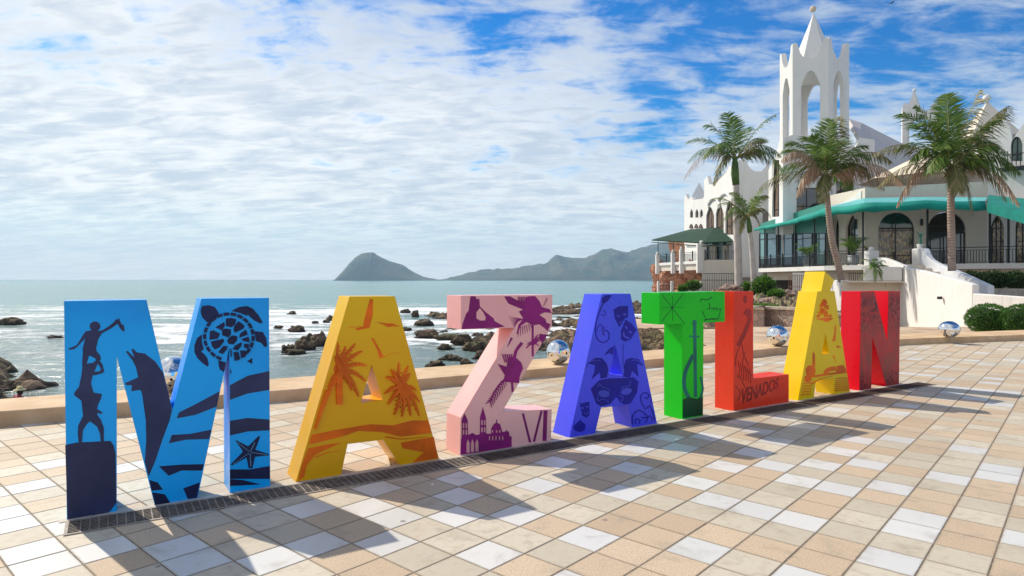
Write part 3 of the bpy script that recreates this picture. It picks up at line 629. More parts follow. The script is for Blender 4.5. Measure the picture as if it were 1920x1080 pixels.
# ------------------------------------------------------------------ rocky shore (height field)
def rockmat(name, c1_, c2_, moss, wet=True, crack=.75, bd=.30):
    m = bpy.data.materials.new(name); m.use_nodes = True; t = NT(m.node_tree); b = bsdf(m)
    g_ = t.n('ShaderNodeNewGeometry'); pos = g_.outputs['Position']; sp = t.n('ShaderNodeSeparateXYZ', i={0: pos})
    n1 = t.noise(pos, .9, 8, .65, .4); n2 = t.noise(pos, 5, 8, .7); n3 = t.noise(pos, .22, 4, .5)
    c = t.mix(t.ramp(n1, .38, .62), c1_, c2_); c = t.mix(t.ramp(n2, .5, .7, 0, .7), c, tuple(v*.35 for v in c1_))
    if moss:
        up = t.n('ShaderNodeSeparateXYZ', i={0: g_.outputs['Normal']}).outputs[2]
        c = t.mix(t.m('MULTIPLY', t.ramp(up, .55, .9), t.m('MULTIPLY', t.ramp(n3, .40, .56), .75)), c, moss)
    if wet: c = t.mix(t.ramp(sp.outputs[2], SEA+.45, SEA+.05, 0, .8), c, (.035, .028, .02))
    t.set(b.inputs['Base Color'], c); b.inputs['Roughness'].default_value = .85; b.inputs['Specular IOR Level'].default_value = .25
    vo = t.n('ShaderNodeTexVoronoi', feature='DISTANCE_TO_EDGE', i={'Scale': 1.1, 'Vector': t.mix(.12, pos, t.n('ShaderNodeTexNoise', i={'Vector': pos, 'Scale': 1.5, 'Detail': 5}).outputs[1], 'ADD')})
    t.set(b.inputs['Normal'], t.n('ShaderNodeBump', i={'Strength': 1, 'Distance': bd, 'Height': t.m('ADD', t.m('ADD', n2, n1), t.ramp(vo.outputs[0], 0, .10, 0, .5))}))
    t.set(b.inputs['Base Color'], t.mix(t.ramp(vo.outputs[0], .0, .045, crack, 0), c, (.03, .022, .016)))
    return m
rk = rockmat('shore_rock', (.38, .25, .16), (.24, .155, .105), (.18, .16, .06))
# shoreline as plan curve: pixel column at each sea-level row turned into metres once
RB = [(16, 1.5), (21, 3.0), (26, 3.2), (31, 1.4), (36, -2.2), (41, -3.0), (46, -1.5), (52, -5.5), (58, -8.2), (66, -10.5), (76, -12), (86, -14.2), (100, -15.5), (112, -15), (124, -2), (136, 12), (150, 22)]
LB = [(16, -30), (24, -22.9), (28, -22.8), (33, -24.8), (38, -29.6), (44, -34.8), (52, -44.5), (62, -60), (75, -75)]
def shore_h(x, y):
    a = noise.fractal(Vector((x*.10, y*.13, .5)), 1, 2.1, 5)
    rid = noise.ridged_multi_fractal(Vector((x*.16+3, y*.22, 1.5)), .9, 2.1, 6, 1.0, 2.0)
    fine = noise.fractal(Vector((x*.9, y*.9, 2.5)), .9, 2.2, 4)
    d = x-interp(RB, y); d2 = interp(LB, y)-x
    dd = max(d+a*5.5, d2+a*2)
    base = -1.45+min(1.15, max(-1.3, dd*.19)) if d > d2 else -.3+min(1.5, max(-1.2, dd*.45))
    chan = .55 if y < 75 else .95
    h = base+(rid-1.0)*.62+fine*.50+abs(noise.noise(Vector((x*.55, y*.55, 9))))*.7-.2+a*chan
    if d > d2:
        h += max(0, min(1.0, (d-10)*.08))*(1 if y < 70 else 0)
        if y < 20: h -= (20-y)*.1
        h = min(h, 2.7 if y < 70 else 1.5)
    return SEA+h
bm = bmesh.new(); G_ = {}; st = .36
nx = int(88/st); ny = int(126/st)
def yrow(j): return 14+ (j/ny)**1.35*122
for i in range(nx+1):
    for j in range(ny+1):
        y = yrow(j); x = -38+i*st+ (0)
        h = shore_h(x, y)
        G_[i, j] = (x, y, h)
V = {}
def gv(i, j):
    if (i, j) not in V: V[i, j] = bm.verts.new(G_[i, j])
    return V[i, j]
for i in range(nx):
    for j in range(ny):
        q4 = ((i, j), (i+1, j), (i+1, j+1), (i, j+1))
        if max(G_[k][2] for k in q4) > SEA-.25: bm.faces.new([gv(*k) for k in q4])
struct(obj('rocky_shore', bm, rk))
rkt = rockmat('boulder_rock', (.27, .18, .12), (.15, .10, .07), (.14, .15, .05))
def rock_mesh(bm, c, r, sx, sy, sz, seed, sub=3):
    b2 = bmesh.new(); bmesh.ops.create_icosphere(b2, subdivisions=sub, radius=1)
    off = Vector((seed*3.1, seed*1.7, seed*.9)); mp_ = {}
    for v in b2.verts:
        n = v.co.normalized(); k = 1+.45*noise.fractal(n*1.2+off, 1, 2, 3)+.22*(noise.cell(n*2.3+off)-.5)+.08*noise.noise(n*7+off)
        mp_[v] = bm.verts.new(Vector(c)+Vector((n.x*sx, n.y*sy, n.z*sz))*r*k)
    for f in b2.faces: bm.faces.new([mp_[v] for v in f.verts])
    b2.free()
rocks = [(547, 587, 17, 7), (590, 605, 12, 5), (612, 603, 12, 6), (556, 618, 32, 12), (520, 614, 18, 6), (538, 655, 26, 16), (568, 648, 44, 22), (597, 641, 40, 22), (548, 661, 40, 10), (580, 633, 20, 10), (618, 598, 16, 9), (759, 584, 20, 8), (778, 590, 15, 11), (795, 606, 34, 12), (835, 652, 30, 10), (868, 640, 44, 18), (818, 684, 36, 10), (845, 672, 40, 9), (873, 682, 26, 12), (838, 634, 44, 10),
         (14, 604, 44, 14), (100, 632, 26, 5), (763, 618, 18, 6), (745, 600, 16, 8), (800, 628, 50, 16), (905, 668, 40, 14), (892, 652, 50, 16), (1015, 560, 30, 9), (1060, 585, 46, 8), (1085, 604, 40, 9)]
for k, (px, py, w_, h_) in enumerate(rocks):
    g = ground(px, py+h_*.4, SEA); rw = w_/2/F*g.y; rh = h_/F*g.y
    bm = bmesh.new(); rock_mesh(bm, (g.x, g.y+rw*.4, SEA+rh*.25), 1, rw, rw*.8, rh*.85, k+1)
    o = obj('rock', bm, rkt)
    tag(o, ('largest ' if w_ >= 50 or (k == 20) else 'large ' if w_ > 38 else 'mid sized ' if w_ > 22 else 'small ')+'brown '+('low flat ' if h_ < 9 else 'rounded ')+'sea rock '+('at the left edge of the surf' if px < 60 else 'in foam left of the blue M' if px < 130 else 'in the surf between blue M and yellow A' if px < 650 else 'between the yellow A and the pink Z' if px < 960 else 'between the pink Z and the blue A'), 'rock', 'loose rocks in the surf')
# ------------------------------------------------------------------ person on the shore rocks
def person():
    Yp = 25.0; c = P(36, 765, Yp); c.z = P(36, 752, Yp).z-.35
    root = empty('person', c, 'person in dark red shirt and straw sun hat sitting on rocks beyond the wall', 'person')
    bm = bmesh.new(); sk = bm.verts.layers.skin.verify()
    J = [((0, 0, .0), .17), ((0, 0, .22), .15), ((0, 0, .42), .17), ((0, 0, .54), .075), ((0, -.01, .60), .065), ((0, -.02, .69), .10), ((0, -.02, .78), .095),
         ((-.19, 0, .47), .07), ((-.36, .02, .28), .05), ((-.42, -.16, .12), .042), ((.19, 0, .47), .07), ((.40, .0, .52), .05), ((.34, -.05, .28), .042),
         ((-.11, -.1, 0), .11), ((-.14, -.48, .10), .085), ((-.14, -.58, -.32), .05), ((.11, -.1, 0), .11), ((.16, -.48, .10), .085), ((.16, -.6, -.32), .05), ((-.14, -.72, -.36), .04), ((.16, -.74, -.36), .04)]
    E_ = [(0, 1), (1, 2), (2, 3), (3, 4), (4, 5), (5, 6), (2, 7), (7, 8), (8, 9), (2, 10), (10, 11), (11, 12), (0, 13), (13, 14), (14, 15), (15, 19), (0, 16), (16, 17), (17, 18), (18, 20)]
    rot = Matrix.Rotation(R(150), 3, 'Z')
    vs = []
    for k, (p, r) in enumerate(J):
        v = bm.verts.new(c+rot @ Vector(p)); v[sk].radius = (r, r); v[sk].use_root = (k == 0); vs.append(v)
    for a, b in E_: bm.edges.new((vs[a], vs[b]))
    o = obj('body', bm, mat('red_shirt', (.30, .03, .055), .8), root)
    o.modifiers.new('skin', 'SKIN').use_smooth_shade = True; s_ = o.modifiers.new('sub', 'SUBSURF'); s_.levels = 1; s_.render_levels = 2
    h = c+rot @ Vector((0, -.02, .80)); bm = bmesh.new()
    prof = [(0, .13), (.07, .125), (.10, .08), (.11, .02), (.21, -.01), (.215, -.02), (.11, .0), (0, .0)]
    rr = [[bm.verts.new(h+Vector((a*math.cos(t), a*math.sin(t), b))) for t in [k*math.pi/10 for k in range(20)]] for a, b in [(max(a, .003), b) for a, b in prof]]
    for i in range(len(rr)-1):
        for k in range(20): bm.faces.new((rr[i][k], rr[i][(k+1) % 20], rr[i+1][(k+1) % 20], rr[i+1][k]))
    smooth(obj('sun_hat', fixn(bm), mat('straw', (.72, .60, .30), .8), root))
    hd = c+rot @ Vector((0, -.03, .70)); bm = bmesh.new(); bmesh.ops.create_icosphere(bm, subdivisions=2, radius=.112, matrix=Matrix.Translation(hd) @ Matrix.Diagonal((.9, .95, 1.15, 1)))
    smooth(obj('hair', bm, mat('dark_hair', (.03, .02, .015), .7), root))
person()
# ------------------------------------------------------------------ garden ground beyond the wall, right
def gz(y): return -.12-max(0, min(1, (y-24)/14))*1.1
bm = bmesh.new(); cols = []
xs_ = [5.2+k*1.15 for k in range(32)]; ys_ = [14+k*1.0 for k in range(34)]
gr = {}
for i, x in enumerate(xs_):
    for j, y in enumerate(ys_):
        gr[i, j] = bm.verts.new((x, y, gz(y)+.05*noise.noise(Vector((x*.7, y*.7, 0)))))
for i in range(len(xs_)-1):
    for j in range(len(ys_)-1):
        x = xs_[i]; y = ys_[j]
        if front_of_curb(x+.5, y+.5) < .15: continue
        if x < 7.5 and y > 22: continue
        bm.faces.new((gr[i, j], gr[i+1, j], gr[i+1, j+1], gr[i, j+1]))
loose = [v for v in bm.verts if not v.link_faces]; bmesh.ops.delete(bm, geom=loose, context='VERTS')
struct(obj('garden_path', bm, mat('beige_path', (.60, .45, .31), .9, col2=(.42, .29, .19), vscale=1.2, bump=.01, bscale=30)))
# ------------------------------------------------------------------ foliage helpers
def leafmat(name, c, c2, tr=.25, rough=.5):
    m = bpy.data.materials.new(name); m.use_nodes = True; t = NT(m.node_tree); b = bsdf(m)
    g_ = t.n('ShaderNodeNewGeometry'); rnd = g_.outputs['Random Per Island']
    t.set(b.inputs['Base Color'], t.mix(rnd, c, c2)); b.inputs['Roughness'].default_value = rough; b.inputs['Specular IOR Level'].default_value = .3
    tl = t.n('ShaderNodeBsdfTranslucent', i={0: t.mix(rnd, tuple(v*1.3 for v in c), tuple(v*1.3 for v in c2))})
    ms = t.n('ShaderNodeMixShader', i={0: tr, 1: b.outputs[0], 2: tl.outputs[0]})
    t.set(m.node_tree.nodes['Material Output'].inputs[0], ms); return m
LG = leafmat('green_frond', (.045, .125, .015), (.20, .28, .055), .3); LD_ = leafmat('dry_frond', (.36, .23, .15), (.52, .36, .25)); LY = leafmat('yellow_frond', (.09, .12, .03), (.28, .23, .10))
LB_ = leafmat('bush_leaf', (.03, .10, .013), (.10, .23, .03)); LV = leafmat('vine_leaf', (.05, .13, .015), (.13, .26, .03)); LH = leafmat('hedge_leaf', (.02, .05, .014), (.05, .10, .03))
def leaf(bm, p, d, up, l, w_):
    d = d.normalized(); s = d.cross(up); s = s.normalized() if s.length > 1e-4 else Vector((1, 0, 0))
    bm.faces.new([bm.verts.new(p-s*w_*.15), bm.verts.new(p+d*l*.45-s*w_*.5), bm.verts.new(p+d*l), bm.verts.new(p+d*l*.45+s*w_*.5)])
def leafball(bm, c, rx, ry, rz, n, l, rg, shell=.75, flat=None):
    for _ in range(n):
        v = Vector((rg.gauss(0, 1), rg.gauss(0, 1), rg.gauss(0, 1))).normalized()
        if flat is not None and v.z < flat: v.z = -v.z*.3
        r = rg.uniform(shell, 1.0)+.07*noise.noise(v*3+Vector(c))
        p = Vector(c)+Vector((v.x*rx, v.y*ry, v.z*rz))*r
        d = (v+Vector((rg.gauss(0, .6), rg.gauss(0, .6), rg.gauss(0, .6)))).normalized()
        leaf(bm, p, d, Vector((rg.random()-.5, rg.random()-.5, rg.random()+.2)), l*rg.uniform(.7, 1.3), l*.5)
def frond(root, base, tip, sag, llen, m, rg, n=44, droop=.6, name='frond', wd=.028):
    n = int(n*1.05); llen *= 1.34
    """arched rachis from base to tip, leaflets both sides hanging by droop"""
    base = Vector(base); tip = Vector(tip); L_ = (tip-base).length; mid = base+(tip-base)*.58+Vector((0, 0, sag*1.45))
    pts = [base*(1-t)**2+mid*2*t*(1-t)+tip*t*t for t in [k/14 for k in range(15)]]
    bm = bmesh.new(); tube(bm, pts, [wd*1.1*(1.05-t*.9/14) for t in range(15)], 5)
    for f in bm.faces: f.material_index = 1
    for k in range(n):
        t = .10+.90*k/n; i = min(int(t*14), 13); f = t*14-i; p = pts[i].lerp(pts[i+1], f); d = (pts[i+1]-pts[i]).normalized()
        side = d.cross(Vector((0, 0, 1)));
        if side.length < .05: side = Vector((1, 0, 0))
        side.normalize(); upv = side.cross(d)
        ll = llen*(math.sin(math.pi*min(1, t*.93+.07))**.55)*rg.uniform(.85, 1.12)
        for sg in (-1, 1):
            dr = droop*rg.uniform(.75, 1.2)
            dd = (side*sg*(1-dr*.55)+d*.75+upv*(.32*(1-dr))+Vector((0, 0, -dr))+Vector((rg.gauss(0, .10), rg.gauss(0, .10), rg.gauss(0, .10)))).normalized()
            s2 = dd.cross(upv).normalized() if dd.cross(upv).length > .01 else side
            w2 = .050*llen**.5; e = dd*ll; e2 = e+Vector((0, 0, -ll*.22*dr)); hv = e*.5
            a = [bm.verts.new(p-s2*w2*.3), bm.verts.new(p+hv-s2*w2*.55), bm.verts.new(p+e2), bm.verts.new(p+hv+s2*w2*.55), bm.verts.new(p+s2*w2*.3)]
            bm.faces.new((a[0], a[1], a[3], a[4])); bm.faces.new((a[1], a[2], a[3]))
    return obj(name, bm, [m, mat('frond_rib', (.26, .24, .07), .5)], root)
# ------------------------------------------------------------------ palms
barkm = mat('palm_bark', (.33, .26, .20), .9, col2=(.20, .155, .12), vscale=4, bump=.02, bscale=12)
def ringbark(name, c, c2, freq):
    m = bpy.data.materials.new(name); m.use_nodes = True; t = NT(m.node_tree); b = bsdf(m)
    o = t.n('ShaderNodeTexCoord').outputs['Object']; z = t.n('ShaderNodeSeparateXYZ', i={0: o}).outputs[2]
    nz = t.noise(o, 2.5, 5, .6); s = t.m('SINE', t.m('MULTIPLY', t.m('ADD', z, t.m('MULTIPLY', nz, .12)), freq))
    t.set(b.inputs['Base Color'], t.mix(t.m('ADD', t.m('MULTIPLY', t.ramp(s, .5, 1), .5), t.m('MULTIPLY', t.ramp(nz, .4, .65), .5)), c, c2)); b.inputs['Roughness'].default_value = .85
    t.set(b.inputs['Normal'], t.n('ShaderNodeBump', i={'Strength': .5, 'Distance': .02, 'Height': t.m('ADD', s, nz)})); return m
RB1 = ringbark('coconut_bark', (.36, .27, .22), (.24, .17, .135), 44); RB2 = ringbark('royal_bark', (.50, .45, .42), (.42, .37, .34), 7)
def palm(Y, trunk, radii, crown, fr, label, bark, shaft=None, seed=1, n=44, fl=.5, dead=None):
    base = P(trunk[0][0], trunk[0][1], Y); root = empty('palm_tree', base, label, 'palm tree', 'palm trees in front of the white restaurant')
    rg = random.Random(seed); tp = [P(a, b, Y) for a, b in curve(trunk, 5)]
    rads = [interp([(0, radii[0]), (len(tp)*.3, radii[1]), (len(tp)-1, radii[2])], k) for k in range(len(tp))]
    bm = bmesh.new(); tube(bm, tp, rads, 14); smooth(obj('trunk', fixn(bm), bark, root))
    if shaft:
        bm = bmesh.new(); sp = [P(a, b, Y) for a, b in shaft]; tube(bm, sp, [radii[2]*1.15, radii[2]*1.35, radii[2]*1.05, radii[2]*.5], 12); smooth(obj('crown_shaft', fixn(bm), mat('shaft_green', (.10, .20, .04), .5, var=.4, vscale=2), root))
    c = P(crown[0], crown[1], Y); S_ = Y/F
    for a, b, sag, kind, dy in fr:
        t_ = P(a, b, Y); dyv = dy if dy is not None else rg.uniform(-1, 1)*1.2
        t_ = t_+Vector((0, dyv, 0)); mm = {'g': LG, 'd': LD_, 'y': LY}[kind]
        frond(root, c+Vector((rg.uniform(-.1, .1), rg.uniform(-.1, .1), 0)), t_, sag, fl*rg.uniform(.9, 1.1)*(1.0 if kind != 'd' else .9), mm, rg, n, {'g': .42 if b < crown[1]-15 else .75, 'd': 1.15, 'y': .8}[kind])
    if dead:
        bm = bmesh.new()
        for k in range(26):
            a = rg.uniform(0, 6.28); r0 = radii[2]*.8; p0 = c+Vector((math.cos(a)*r0, math.sin(a)*r0, rg.uniform(-dead, .05))); tube(bm, [p0, p0+Vector((math.cos(a)*.12, math.sin(a)*.12, .22)), p0+Vector((math.cos(a)*.26, math.sin(a)*.26, .36))], [.05, .035, .015], 5)
        obj('leaf_bases', bm, mat('leaf_base', (.36, .20, .11), .9, var=.4, vscale=5), root)
    return root
palm(44, [(1385, 560), (1384, 480), (1381, 400), (1380, 345)], (.25, .26, .20), (1379, 300), [
    (1283, 270, 1.0, 'g', -.3), (1325, 232, .9, 'g', .5), (1358, 216, .5, 'g', -.6), (1385, 218, .4, 'g', .8), (1412, 232, .5, 'g', 1), (1450, 218, .7, 'g', -.4), (1445, 262, 1.0, 'g', .8), (1466, 292, 1.2, 'g', .2), (1296, 300, 1.3, 'g', 1.0),
    (1282, 336, 1.7, 'd', 0), (1328, 352, 1.4, 'y', -1.2), (1470, 318, 1.5, 'g', .3), (1428, 312, 1.0, 'y', -1.4), (1305, 305, 1.3, 'g', -1.8), (1410, 275, .6, 'y', -1.8), (1330, 285, .9, 'g', -2.0)],
    'tall royal palm with smooth grey trunk and green crown shaft, leftmost of the tall palms', RB2, [(1380, 347), (1378, 325), (1378, 305), (1378, 292)], 3, 46, .74)
palm(39, [(1417, 590), (1413, 520), (1410, 470), (1406, 436), (1404, 425)], (.20, .17, .12), (1402, 408), [
    (1345, 385, .6, 'g', 0), (1352, 425, .9, 'g', .5), (1368, 362, .4, 'g', -.4), (1390, 368, .3, 'g', .6), (1432, 352, .3, 'g', .2), (1445, 366, .6, 'y', .4), (1440, 410, .8, 'y', -.5), (1338, 372, .7, 'g', .8), (1425, 425, .8, 'y', 0), (1380, 440, .7, 'y', -.8), (1412, 372, .3, 'g', -1.0), (1356, 400, .6, 'g', -1), (1430, 395, .6, 'g', .9), (1368, 438, .8, 'y', .4)],
    'small slender palm with short bright green crown beside the tall royal palm', RB2, [(1406, 437), (1405, 425), (1404, 415), (1403, 405)], 5, 34, .42)
palm(36, [(1578, 528), (1570, 490), (1560, 450), (1554, 405), (1551, 365)], (.17, .19, .14), (1550, 335), [
    (1468, 285, 1.0, 'g', .3), (1505, 262, .9, 'g', -.6), (1530, 240, .6, 'g', .4), (1552, 226, .3, 'g', -.3), (1574, 216, .3, 'y', .2), (1490, 262, 1.0, 'g', 1.2), (1590, 255, .5, 'g', 1), (1614, 278, .7, 'g', -.6), (1640, 330, 1.2, 'g', .4), (1676, 303, 1.3, 'y', .2),
    (1456, 305, 1.3, 'd', -.6), (1430, 350, .9, 'y', .5), (1480, 370, 1.5, 'd', -1.0), (1700, 345, 1.4, 'd', .3), (1640, 360, 1.2, 'd', -1.0), (1518, 385, 1.1, 'y', -1.4), (1512, 300, 1.3, 'g', -1.8), (1600, 310, 1.1, 'g', -1.7), (1462, 330, 1.3, 'g', 1.0), (1620, 345, 1.1, 'g', 1.4)],
    'leaning coconut palm with pinkish dry hanging fronds in front of the tower', RB1, None, 8, 54, .80, dead=.7)
palm(31.5, [(1785, 508), (1784, 450), (1783, 400), (1783, 350)], (.18, .17, .15), (1784, 316), [
    (1690, 212, .9, 'g', .2), (1700, 240, .9, 'g', -.8), (1730, 192, .6, 'g', .6), (1770, 178, .4, 'g', -.2), (1790, 172, .3, 'g', .7), (1832, 170, .3, 'y', -.2), (1895, 197, .5, 'y', .1), (1815, 200, .4, 'g', 1.1), (1880, 276, 1.1, 'g', .5), (1903, 328, 1.2, 'g', -.3), (1862, 255, .9, 'g', 1.3),
    (1642, 290, 1.1, 'y', .2), (1655, 350, 1.0, 'y', .5), (1676, 388, 1.5, 'd', -.2), (1712, 330, 1.0, 'g', -1.2), (1730, 290, 1.1, 'g', -1.6), (1808, 408, 1.3, 'y', -.6), (1858, 382, 1.3, 'y', -1.0), (1918, 385, 1.5, 'd', .2), (1700, 275, 1.0, 'g', .9), (1838, 236, .6, 'g', -1.2), (1845, 305, 1.1, 'g', -1.7), (1835, 345, 1.0, 'g', -1.8), (1760, 365, .8, 'y', -1.4), (1700, 305, 1.1, 'g', -.3), (1868, 305, 1.0, 'g', .9)],
    'big coconut palm with wide spreading fronds standing before the green awning at right', RB1, None, 12, 54, .76, dead=.5)
# ------------------------------------------------------------------ white restaurant
def wallmat(name, c, dirt=.18):
    m = bpy.data.materials.new(name); m.use_nodes = True; t = NT(m.node_tree); b = bsdf(m)
    pos = t.n('ShaderNodeNewGeometry').outputs['Position']
    mp_ = t.n('ShaderNodeMapping', i={0: pos}); mp_.inputs['Scale'].default_value = (1.6, 1.6, .22)
    n1 = t.noise(mp_.outputs[0], 1.6, 6, .65); n2 = t.noise(pos, .7, 5, .6)
    col = t.mix(t.ramp(n1, .50, .78, 0, dirt*3), c, (.50, .46, .40)); col = t.mix(t.ramp(n2, .5, .75, 0, dirt*2), col, (.62, .58, .52))
    t.set(b.inputs['Base Color'], col); b.inputs['Roughness'].default_value = .8; b.inputs['Specular IOR Level'].default_value = .25
    t.set(b.inputs['Normal'], t.n('ShaderNodeBump', i={'Strength': .6, 'Distance': .02, 'Height': t.noise(pos, 6, 5, .6)})); return m
WM = wallmat('white_plaster', (.70, .69, .67)); WC = wallmat('cream_plaster', (.62, .56, .48)); RM = wallmat('roof_plaster', (.56, .52, .50), .2)
GLS = mat('dark_glass', (.02, .025, .028), .04, spec=1.0, coat=.6); IRON = mat('black_iron', (.012, .014, .018), .5); CURT = mat('curtain_brown', (.16, .10, .07), .8, var=.5, vscale=1.5)
TEAL = mat('teal_canvas', (.0, .29, .23), .8, col2=(.0, .23, .19), vscale=.8, bump=.03, bscale=1.5); TEAL2 = mat('skylit_teal_canvas', (.13, .46, .46), .8, var=.15, vscale=.8, bump=.03, bscale=1.5); GRN = mat('shaded_green_canvas', (.005, .045, .018), .8, var=.3, vscale=1)
BGL = mat('blue_glass', (.05, .12, .16), .05, spec=1.0, coat=.6)
Bd = empty('restaurant_building', G(1640, 48), 'white castle-like restaurant with bell tower, arches and teal awning on the right', 'building')
class PL(Plane):
    def __init__(s, pa, Ya, pb, Yb): Plane.__init__(s, G(pa, Ya), G(pb, Yb))
def archl(x0, x1, yb, ys, yt, n=8, pointed=False):
    cx = (x0+x1)/2; h = ys-yt; out = [(x0, yb), (x0, ys)]
    for k in range(1, n*2):
        a = math.pi*k/(2*n)
        if pointed: u = k/(2*n); xx = x0+(x1-x0)*u; yy = ys-h*(1-abs(2*u-1)**1.7)
        else: xx = cx-(x1-x0)/2*math.cos(a); yy = ys-h*math.sin(a)
        out.append((xx, yy))
    return out+[(x1, ys), (x1, yb)]
def wall(pl, outer, holes, th=.35, m=None, name='wall', parent=None, d=0):
    bm = bmesh.new(); prism(bm, pl.w, [[pl.uv(*p) for p in outer]]+[[pl.uv(*p) for p in h] for h in holes], d, d-th)
    return obj(name, fixn(bm), m or WM, parent or Bd)
def window(pl, shape, mx=(), my=(), inset=.22, m=None, fw=.05, name='window', fm=None):
    """glass pane with frame bars; shape in photo pixels on the wall plane"""
    uv = [pl.uv(*p) for p in shape]; bm = bmesh.new(); prism(bm, pl.w, [uv], -inset, -inset-.03)
    o = obj(name, fixn(bm), m or GLS, Bd)
    s0, s1 = min(a for a, b in uv), max(a for a, b in uv); z0, z1 = min(b for a, b in uv), max(b for a, b in uv)
    bm = bmesh.new()
    cxs = (s0+s1)/2
    def top(s):
        best = z0
        for (a, b), (c, d_) in zip(uv, uv[1:]+uv[:1]):
            if min(a, c)-1e-6 <= s <= max(a, c)+1e-6 and abs(c-a) > 1e-6: best = max(best, b+(d_-b)*(s-a)/(c-a))
        return best
    for x in mx:
        s = s0+(s1-s0)*x; prism(bm, pl.w, [[(s-fw/2, z0), (s+fw/2, z0), (s+fw/2, top(s)), (s-fw/2, top(s))]], -inset+.05, -inset-.01)
    for y in my:
        z = z0+(z1-z0)*y; prism(bm, pl.w, [[(s0, z-fw/2), (s1, z-fw/2), (s1, z+fw/2), (s0, z+fw/2)]], -inset+.047, -inset-.01)
    c = Vector((cxs, (z0+z1)/2)); inner = [(c.x+(a-c.x)*(1-fw*2/(s1-s0)), c.y+(b-c.y)*(1-fw*2/(z1-z0))) for a, b in uv]
    prism(bm, pl.w, [uv, inner], -inset+.06, -inset-.01)
    obj('frame', fixn(bm), fm or IRON, o)
    return o
# terrace edges (plan) -----------------------------------------------------
TZ = 2.6
ea, eb, ec, ed, ee, ef = G(1422, 56), G(1545, 45), G(1640, 41.5), G(1790, 39), G(1925, 37), G(2080, 35)
edge = [ea, eb, ec, ed, ee, ef]
bm = bmesh.new(); back = [G(2100, 44), G(1860, 45), G(1640, 50), G(1560, 60), G(1440, 64)]
plan_prism(bm, [(p.x, p.y) for p in edge+back], TZ-.32, TZ); obj('terrace_slab', fixn(bm), WM, Bd)
bm = bmesh.new(); inn = [G(1436, 57.5), G(1548, 46.3), G(1640, 42.6), G(1790, 40), G(1925, 38), G(2080, 36)]
plan_prism(bm, [(p.x, p.y) for p in inn[1:]+back[:4]], -1.5, TZ-.34); obj('terrace_base', fixn(bm), WC, Bd)
bm = bmesh.new(); plan_prism(bm, [(p.x, p.y) for p in [G(1438, 57), G(1468, 54), G(1500, 51.5), G(1520, 60), G(1450, 63)]], TZ-1.0, TZ-.34); obj('beam', fixn(bm), WC, Bd)
# awning -----------------------------------------------------------------
aw = [G(1414, 57.5), G(1491, 50), G(1545, 44.2), G(1622, 40.7), G(1735, 39), G(1850, 38)]
bk = [G(1440, 60.5), G(1498, 55), G(1560, 49), G(1622, 43.9), G(1735, 42.9), G(1852, 41.9)]
zb = [5.95, 5.97, 5.98, 5.92, 5.88, 5.72]; zt = [6.15, 6.35, 6.5, 6.46, 6.42, 6.25]; zr = [6.5, 6.9, 7.25, 7.2, 7.15, 7.0]
def sub(L, n=6): return [L[i]+(L[i+1]-L[i])*(k/n) for i in range(len(L)-1) for k in range(n)]+[L[-1]]
A_, B_, z1_, z2_, z3_ = sub(aw), sub(bk), sub(zb), sub(zt), sub(zr)
bm = bmesh.new()
V1 = [bm.verts.new((p.x, p.y, z+.05*math.sin(i*1.9))) for i, (p, z) in enumerate(zip(A_, z1_))]; V2 = [bm.verts.new((p.x, p.y+.12, z+.03*math.sin(i*1.1))) for i, (p, z) in enumerate(zip(A_, z2_))]
for i in range(len(V1)-1): bm.faces.new((V1[i], V1[i+1], V2[i+1], V2[i]))
o = obj('awning_valance', bm, TEAL, Bd); sm = o.modifiers.new('s', 'SOLIDIFY'); sm.thickness = .03; smooth(o)
bm = bmesh.new()
V2 = [bm.verts.new((p.x, p.y+.12, z+.012+.03*math.sin(i*1.1))) for i, (p, z) in enumerate(zip(A_, z2_))]; V3 = [bm.verts.new((p.x, p.y, z)) for p, z in zip(B_, z3_)]
for i in range(len(V2)-1): bm.faces.new((V2[i], V2[i+1], V3[i+1], V3[i]))
o = obj('awning_top', bm, TEAL2, Bd); sm = o.modifiers.new('s', 'SOLIDIFY'); sm.thickness = .03  # top is paler than the valance: sky light painted into the teal
# right-hand awning running toward the camera
aw2l = 1; AZ1 = (P(0, 397, 37.6).z, P(0, 421, 33.5).z, P(0, 432, 31).z); AZ2 = (P(0, 380, 37.6).z, P(0, 399, 33.5).z, P(0, 410, 31).z); AZ3 = (P(0, 362, 41).z, P(0, 376, 38.5).z, P(0, 384, 36).z)
aw2 = [G(1850.5, 37.9), G(1925, 33.5), G(2010, 31)]; bk2 = [G(1853, 41.9), G(1960, 38.5), G(2060, 36)]
bm = bmesh.new(); r1 = [bm.verts.new((p.x, p.y, z)) for p, z in zip(aw2, AZ1)]; r2 = [bm.verts.new((p.x, p.y, z)) for p, z in zip(aw2, AZ2)]; r3 = [bm.verts.new((p.x, p.y, z)) for p, z in zip(bk2, AZ3)]
for i in range(2): bm.faces.new((r1[i], r1[i+1], r2[i+1], r2[i])); bm.faces.new((r2[i], r2[i+1], r3[i+1], r3[i]))
o = obj('side_awning', bm, mat('shaded_teal_canvas', (.0, .22, .18), .8, var=.25, vscale=.8, bump=.03, bscale=1.5), Bd); sm = o.modifiers.new('s', 'SOLIDIFY'); sm.thickness = .03  # same canvas darkened, its shade put into the colour
# awning posts
for px, Y in ((1434, 55.4), (1459, 53), (1491, 50), (1527, 46.9), (1618, 41.6), (1739, 40), (1856, 38.8), (1891, 38)):
    bm = bmesh.new(); g = G(px, Y); box(bm, (g.x, g.y, (TZ+6.0)/2), .09, .09, 6.0-TZ); obj('awning_post', bm, IRON, Bd)
